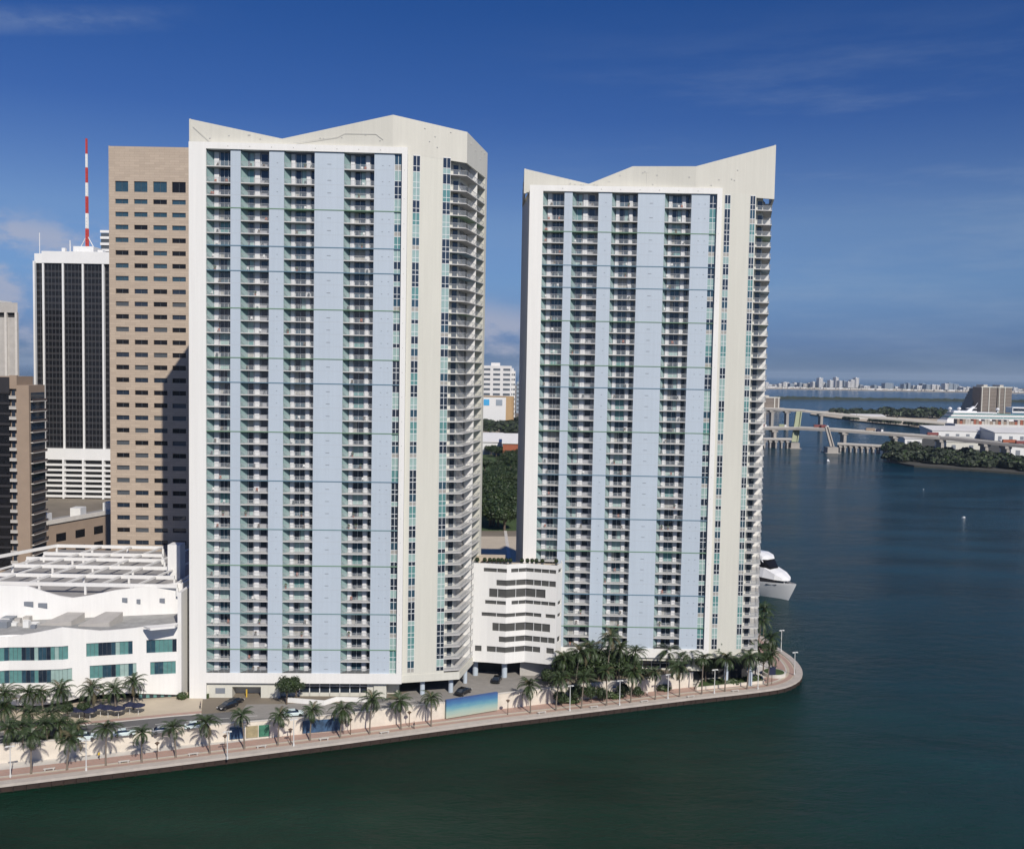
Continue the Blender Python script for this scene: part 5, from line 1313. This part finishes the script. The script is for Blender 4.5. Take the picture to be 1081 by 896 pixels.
# brown condo slab left, twin towers right
def condo(px0, px1, ytop, ybase, Y, dep, fins, label, dark=None, yaw=0):
    a = at_Y(px0, ybase, Y); b = at_Y(px1, ybase, Y); t = at_Y((px0+px1)/2, ytop, Y); W = b.x-a.x; h = t.z
    root = empty('condominium', (a.x, Y, 0), yaw, label, 'apartment building'); q = MB(); q.box(0, W, 0, dep, 0, h, 'condo_brown'); q.build('wall', root)
    n = int(h/3.2)
    for f in fins: q = MB(); q.box(W*f-W*.025, W*f+W*.025, -1.5, .5, 0, h+1.5, 'cream'); q.build('fin', root)
    q = MB()
    for k in range(n):
        q.box(.5, W-.5, -1.0, -.02, 3.2*k+2.6, 3.2*k+3.0, 'tower_far')
    q.build('balcony_slabs', root)
    q = MB(); q.box(-.5, W+.5, -1.3, dep+.3, h-1.2, h+.8, 'cream'); q.box(W*.2, W*.45, 4, dep-2, h+.8, h+5, 'tower_far'); q.build('roof', root)
condo(803, 823, 419.5, 431, 2380, 40, (.1, .72, .93), 'brown and cream condominium slab just right of the right tower, beyond the bridges')
condo(1034.5, 1051, 408.5, 440, 2150, 40, (.06, .52), 'left half of the twin brown towers rising behind the cruise ship')
condo(1052, 1067, 408.8, 440, 2165, 40, (.12, .5), 'right half of the twin brown towers rising behind the cruise ship')
m = MB(); a = at_Y(1022, 440, 2180); b = at_Y(1034, 440, 2180)  # slanted shadow side of the twin towers, shade painted in as dark boxes
zz = at_Y(1030, 410, 2180).z
for k in range(9):
    t = k/9; m.box(a.x+(b.x-a.x)*t, b.x, 2175+k*2.0, 2230, zz*t, zz*(t+1/9), 'frame_dark')
tag(m.build('shaded_side'), 'stepped shadow side of the twin brown towers, shade put into its colour', 'apartment building')

# bridges
def bridge(name, label, pts, width, dz, piers, pw, m='bridge_conc', rail=1.1):
    root = empty(name, (0, 0, 0), 0, label, 'bridge'); q = MB()
    P = [at_Y(a, b, Y) for a, b, Y in pts]
    for v0, v1 in zip(P[:-1], P[1:]):
        d = Vector((v1.x-v0.x, v1.y-v0.y)).normalized(); n_ = Vector((-d.y, d.x))*width
        a, b = Vector((v0.x, v0.y)), Vector((v1.x, v1.y))
        q.prism([a, b, b+n_, a+n_], [v0.z-dz, v1.z-dz, v1.z-dz, v0.z-dz], [v0.z, v1.z, v1.z, v0.z], m)
    q.build('deck', root)
    q = MB()
    for v0, v1 in zip(P[:-1], P[1:]):
        d = Vector((v1.x-v0.x, v1.y-v0.y)).normalized(); n_ = Vector((-d.y, d.x))
        for o_ in (0, width-.4):
            a, b = Vector((v0.x, v0.y))+n_*o_, Vector((v1.x, v1.y))+n_*o_
            q.prism([a, b, b+n_*.4, a+n_*.4], [v0.z+.003, v1.z+.003, v1.z+.003, v0.z+.003], [v0.z+rail, v1.z+rail, v1.z+rail, v0.z+rail], 'conc_light')
    q.build('parapet', root)
    for px_ in piers:
        for (p0, v0), (p1, v1) in zip(zip(pts, P), zip(pts[1:], P[1:])):
            if p0[0] <= px_ <= p1[0]:
                v = v0.lerp(v1, (px_-p0[0])/(p1[0]-p0[0])); q = MB()
                q.box(v.x-pw, v.x+pw, v.y+1, v.y+width-1, -4, v.z-dz-2.5, m); q.box(v.x-pw*2.2, v.x+pw*2.2, v.y+.5, v.y+width-.5, v.z-dz-2.5, v.z-dz, m); q.build('pier', root)
    return root, P
bridge('road_bridge', 'nearer high concrete road bridge crossing to the port', [(780, 451.5, 1130), (840, 451.5, 1110), (880, 453.2, 1090), (930, 457, 1070), (992, 461.5, 1040), (1081, 470.3, 980), (1200, 480, 930)], 14, 2.6, (800, 819, 893, 947, 996, 1044, 1066, 1110), 1.6)
bridge('road_bridge', 'farther pale concrete road bridge descending onto the causeway', [(780, 429.8, 1500), (822, 431.6, 1480), (850, 433.2, 1470), (880, 436.3, 1480), (920, 440, 1500), (960, 443, 1520), (1010, 447.5, 1540)], 14, 3.0, (808, 816, 832, 868), 2.0)
bridge('trestle', 'low railway trestle left of the open channel', [(780, 463.0, 1120), (836, 463.8, 1105)], 9, 1.4, (784, 790, 796, 802, 808, 814, 820, 826, 832), .8)
bridge('trestle', 'low railway trestle right of the open channel', [(884, 468.5, 1075), (942, 471.5, 1055)], 9, 1.4, (888, 893, 899, 905, 911, 917, 923, 929, 936), .8)
# raised bascule leaves
def leaf(pb, pt, Y, m, w, label, blk):
    b0 = at_z(*pb, -2); Yb = b0.y; t = at_Y(*pt, Yb); root = empty('drawbridge_leaf', (b0.x, b0.y, -2), 0, label, 'drawbridge leaf')
    q = MB(); dx = t.x-b0.x; hz = t.z+2
    q.add([(-w, 0, 8), (w, 0, 8), (w, 3, 8), (-w, 3, 8), (dx-w*.85, 6, hz), (dx+w*.85, 6, hz), (dx+w*.85, 9, hz), (dx-w*.85, 9, hz)], [(0, 3, 2, 1), (4, 5, 6, 7), (0, 1, 5, 4), (1, 2, 6, 5), (2, 3, 7, 6), (3, 0, 4, 7)], m)
    for s in (-1, 1):
        q.add([(s*w-.6, -1.6, 8), (s*w+.6, -1.6, 8), (s*w+.6, 0, 8), (s*w-.6, 0, 8), (dx+s*w*.85-.6, 4.4, hz), (dx+s*w*.85+.6, 4.4, hz), (dx+s*w*.85+.6, 6, hz), (dx+s*w*.85-.6, 6, hz)], [(0, 3, 2, 1), (4, 5, 6, 7), (0, 1, 5, 4), (1, 2, 6, 5), (2, 3, 7, 6), (3, 0, 4, 7)], m)
    q.build('leaf_span', root)
    q = MB(); q.box(-blk, blk, -4, 10, -2, 7, 'bridge_conc'); q.box(-blk*1.4, blk*1.4, -6, 12, -2, .8, 'bridge_conc'); q.build('pier_block', root)
leaf((838.5, 473.5), (845, 434.5), 0, 'bridge_green', 3.3, 'tall pale green raised leaf of the railway drawbridge', 5)
leaf((878, 478.5), (874.5, 450.5), 0, 'bridge_conc', 1.8, 'shorter narrow grey raised leaf right of the channel', 6)
# lorries on the bridge
def lorry(px_, py_, Y, L, m, label):
    v = at_Y(px_, py_, Y); root = empty('lorry', v, 0, label, 'lorry', 'lorries on the bridges'); q = MB(); q.box(0, L, 2, 4.6, 1.1, 4.1, m); q.build('trailer', root)
    q = MB(); q.box(L+.4, L+2.6, 2.1, 4.5, .8, 3.5, 'white_metal'); q.box(L+1.8, L+2.62, 2.2, 4.4, 2.2, 3.2, 'glass_dark'); q.build('cab', root)
    for x in (1, 2.4, L-1, L+1.6): q = MB(); q.tube([(x, 1.95, .5), (x, 2.3, .5)], .5, 'rubber', 8); q.build('wheel', root)
for a, b, Y, L, m, lb in [(803, 451.3, 1124, 5, 'lorry_red', 'red lorry at the left end of the near bridge'), (860, 452.0, 1102, 13, 'lorry_red', 'long red lorry near the middle of the near bridge'), (867.5, 452.4, 1098, 6, 'lorry_red', 'second red lorry close behind the long one'), (823, 451.5, 1116, 6, 'bridge_green', 'small green lorry on the near bridge'),
        (915, 455.6, 1077, 10, 'brown_concrete', 'brown lorry on the near bridge'), (926, 456.6, 1072, 5, 'navy_canvas', 'dark blue lorry behind the brown one'), (980, 460.3, 1046, 12, 'lorry_red', 'red lorry on the bridge near the port'), (1060, 468.2, 994, 14, 'terracotta', 'long rust-red lorry at the right end of the bridge'), (1074, 469.5, 985, 10, 'lorry_red', 'red lorry at the right edge of the bridge')]:
    lorry(a, b, Y, L, m, lb)

# port: ship, terminals, containers
def ship():
    Y = 1640; a = at_Y(996, 450, Y); root = empty('cruise_ship', (a.x, Y, -2), R(1.5), 'white cruise ship with radar domes and a raked funnel behind the port', 'cruise ship')
    s = Y/1000*1.0
    def hgt(py): return at_Y(1030, py, Y).z+2
    L = 200
    q = MB(); q.prism([(-6, 12), (6, 0), (L, 0), (L, 30), (6, 30)], 0, 14, 'hull_white'); q.build('hull', root)
    for k, (x0, z0) in enumerate([(6, 14), (9, 17), (13, 20), (16, 23)]):
        q = MB(); q.box(x0, L, 1+k*.6, 29-k*.6, z0, z0+.8, 'hull_white'); q.box(x0+1.5, L-1, 1.8+k*.6, 28, z0+.8, z0+3.0, 'glass_green' if k % 2 else 'tower_far_white'); q.build('deck', root)
    q = MB(); q.prism([(18, 3), (95, 3), (95, 27), (18, 27)], 26, 28, 'hull_white'); q.prism([(20, 5), (60, 5), (60, 25), (20, 25)], 28, 30, 'hull_white'); q.build('top_deck', root)
    for x in (14, 30, 98):
        q = MB(); q.tube([(x, 8, 28), (x, 8, 31)], 1.2, 'hull_white', 8); q.tube([(x, 8, 31), (x, 8, 32.2), (x, 8, 34), (x, 8, 35.6), (x, 8, 36.2)], [1.6, 3.0, 3.4, 2.2, .3], 'hull_white', 12); q.build('radar_dome', root)
    q = MB(); q.add([(42, 8, 28), (50, 8, 28), (50, 14, 28), (42, 14, 28), (55, 9, 38), (60, 9, 38), (60, 13, 38), (55, 13, 38)], [(0, 3, 2, 1), (4, 5, 6, 7), (0, 1, 5, 4), (1, 2, 6, 5), (2, 3, 7, 6), (3, 0, 4, 7)], 'hull_white'); q.box(44, 62, 9, 13, 34, 35, 'hull_white'); q.tube([(60, 11, 38), (64, 11, 44)], .4, 'hull_white', 6); q.build('funnel', root)
    q = MB(); q.box(122, 170, 4, 26, 28, 38, 'hull_white'); q.box(123, 169, 3.8, 4, 31, 36, 'glass_dark'); q.build('aft_house', root)
ship()
def term(px0, px1, ytop, ybot, Y, dep, label, m='white_metal', roof='tower_far_white', doors=True):
    a = at_Y(px0, ybot, Y); b = at_Y(px1, ybot, Y); t = at_Y((px0+px1)/2, ytop, Y); root = empty('terminal_building', (a.x, Y, 0), 0, label, 'port building'); W = b.x-a.x
    q = MB(); q.box(0, W, 0, dep, 0, t.z*.75, m); q.build('wall', root)
    q = MB(); q.prism([(-1, -1), (W+1, -1), (W+1, dep+1), (-1, dep+1)], [t.z*.75]*4, [t.z*.75+.6, t.z*.75+.6, t.z+2, t.z+2], roof); q.build('roof', root)
    if doors:
        for k in range(max(2, int(W/14))): q = MB(); x = (k+.3)*W/max(2, int(W/14)); q.box(x, x+5, -.15, .02, 0, t.z*.45, 'vent'); q.build('loading_door', root)
term(984, 1049, 452.5, 461, 1330, 40, 'long white roofed port terminal in front of the cruise ship')
term(1050, 1120, 454.5, 464, 1290, 40, 'second white roofed port terminal at the right edge')
term(955, 973, 460.5, 471, 1180, 26, 'small white port building under the bridge')
term(999, 1036, 464, 470, 1120, 30, 'cream port shed under the bridge', 'cream', 'cream')
term(1067, 1100, 468, 480, 1040, 24, 'grey and white port building at the right edge under the bridge')
term(902, 935, 438.5, 442.5, 1900, 25, 'low pale building on the causeway', doors=False)
rnd = random.Random(41)
for i in range(26):
    x = 1010+i*2.9; v = at_Y(x, 455.5, 1500); m = rnd.choice(('brown_concrete', 'terracotta', 'tower_far', 'brown_concrete', 'tower_far')); q = MB(); h = rnd.choice((5.2, 7.8, 7.8))
    q.box(0, 3.9, 0, 12, 0, h, m)
    for k in range(6): q.box(.1+k*.65, .2+k*.65, -.06, 0, .2, h-.2, m)
    for z in (2.6, 5.2, 7.8): q.box(0, 3.9, -.08, 0, z, z+.12, 'vent')
    o = q.build('shipping_container'); o.location = (v.x, 1500, 12); tag(o, 'shipping container stack on the quay deck before the cruise ship, %s from the left' % ordw(i), 'container', 'shipping containers at the port')
a = at_Y(1008, 455, 1495); q = MB(); q.box(a.x, a.x+170, 1495, 1530, 0, 12, 'tower_far_white'); tag(q.build('quay_shed'), 'long pale quay shed carrying the row of containers', 'port building')
# small boats
def boat(px_, py_, s, label, yaw):
    v = at_z(px_, py_, -2); root = empty('motorboat', v, yaw, label, 'boat', 'small boats on the bay'); q = MB(); 
    q.add([(3.2, 0, 1.2), (1, -1.2, 1.0), (-3, -1.2, .9), (-3, 1.2, .9), (1, 1.2, 1.0), (2.4, 0, -.2), (.8, -.8, -.2), (-2.8, -.9, -.2), (-2.8, .9, -.2), (.8, .8, -.2)], [(0, 4, 3, 2, 1), (0, 1, 6, 5), (1, 2, 7, 6), (2, 3, 8, 7), (3, 4, 9, 8), (4, 0, 5, 9)], 'hull_white'); q.build('hull', root)
    q = MB(); q.box(-1.2, .8, -.7, .7, .95, 2.0, 'hull_white'); q.box(.3, .82, -.65, .65, 1.35, 1.9, 'glass_dark'); q.build('cabin', root); root.scale = (s, s, s)
boat(874, 487, 1.1, 'tiny white boat just right of the drawbridge channel', R(80))
boat(1017.5, 547, .55, 'tiny white boat alone on the open bay to the right', R(30))
boat(958, 463.5, 2.2, 'white boat moored left of the small port building', R(10))
boat(975, 517, .35, 'very small buoy-like boat below the port island', R(40))
for i, x in enumerate((810, 818, 825)): boat(x, 463.9, 1.0, 'white boat moored by the left trestle, %s of three' % ORD[i], R(10*i))

# ------------------------------------------------------------------ park and city between the towers
def flat(name, pts, z, m): vv = [at_z(a, b, z) for a, b in pts]; q = MB(); q.prism([(v.x, v.y) for v in vv], 0, z, m); return struct(name, q)
flat('park_lawn', [(490, 560), (560, 560), (556, 471), (500, 471)], UP+.05, 'grass')
flat('park_plaza', [(495, 600), (560, 600), (560, 566), (495, 566)], UP+.06, 'sand')
flat('park_road', [(537, 600), (541, 600), (535, 560), (532, 560)], UP+.09, 'conc_light')
flat('park_path', [(500, 456), (556, 455), (556, 452.5), (500, 453)], UP+.1, 'sand')
flat('park_road', [(500, 448.5), (556, 447), (556, 444.5), (500, 446)], UP+.1, 'conc_light')
def ptree(v, s, label, group):
    c, t = random.choice(TREES); root = empty('broadleaf_tree', v, random.uniform(0, 6.28), label, 'tree', group)
    for nm, me in (('crown', c), ('trunk', t)): o = link(nm, me, root, (0, 0, 4.2*s)); o.scale = (s*1.3, s*1.3, s)
rnd = random.Random(55); pts = []
for i in range(80):
    y = 476+rnd.random()*84; x = 508+rnd.random()*44
    if 519 < y < 526 and x > 522: continue
    pts.append((x, y))
pts.sort()
for i, (x, y) in enumerate(pts):
    v = at_z(x, y, UP); ptree(v, rnd.uniform(1.0, 1.6)*(1.25 if y > 520 else 1), 'dark tree in the park seen between the two towers, %s from the left' % ordw(i), 'trees in the park between the towers')
for i in range(44):
    x = 508+i*1.02; y = 445+rnd.random()*13; v = at_z(x, y, UP); ftree(v, rnd.uniform(7, 11), 'small distant tree beyond the park, %s from the left' % ordw(i), 'distant trees beyond the park', .7)
term(508, 530, 461, 467, 900, 30, 'white roofed pavilion in the park between the towers', 'white_metal', 'white_smooth')
term(531, 556, 462, 468.5, 870, 30, 'second white roofed pavilion in the park between the towers', 'terracotta', 'white_smooth')
far_building(508, 539.5, 386, 432, 1450, 'tower_far_white', 'white and grey high-rise seen between the two towers', None, dep=40)
far_building(538.5, 543.5, 391.5, 432, 1470, 'tower_far_white', 'slim white wing right of the high-rise between the two towers', None, dep=40)
far_building(545, 552, 403, 432, 1800, 'tower_far_blue', 'bluish tower at the right of the gap between the two towers', None, dep=30)
m = empty('arena', (at_Y(505, 432, 1350).x, 1350, 0), 0, 'low white building with two blue banners and an orange end between the towers', 'arena')
a = at_Y(505, 418, 1350); b = at_Y(534, 418, 1350); c = at_Y(542, 418, 1350); W = b.x-a.x; W2 = c.x-a.x; z = a.z; zb_ = at_Y(520, 430, 1350).z
q = MB(); q.box(0, W, 0, 40, 0, z, 'white_metal'); q.box(0, W, -.5, 0, z-1, z+.6, 'orange_wall'); q.build('wall', m)
q = MB(); q.tube([(W+.5, 12, 0), (W+.5, 12, z)], 11, 'orange_wall', 20); q.build('drum', m)
for x0, x1, mm in ((7.5, 15.5, 'billboard_blue'), (25, 34, 'tower_far_blue')):
    q = MB(); q.box(x0, x1, -.4, -.05, z-13, z-4.5, mm); q.build('banner', m)
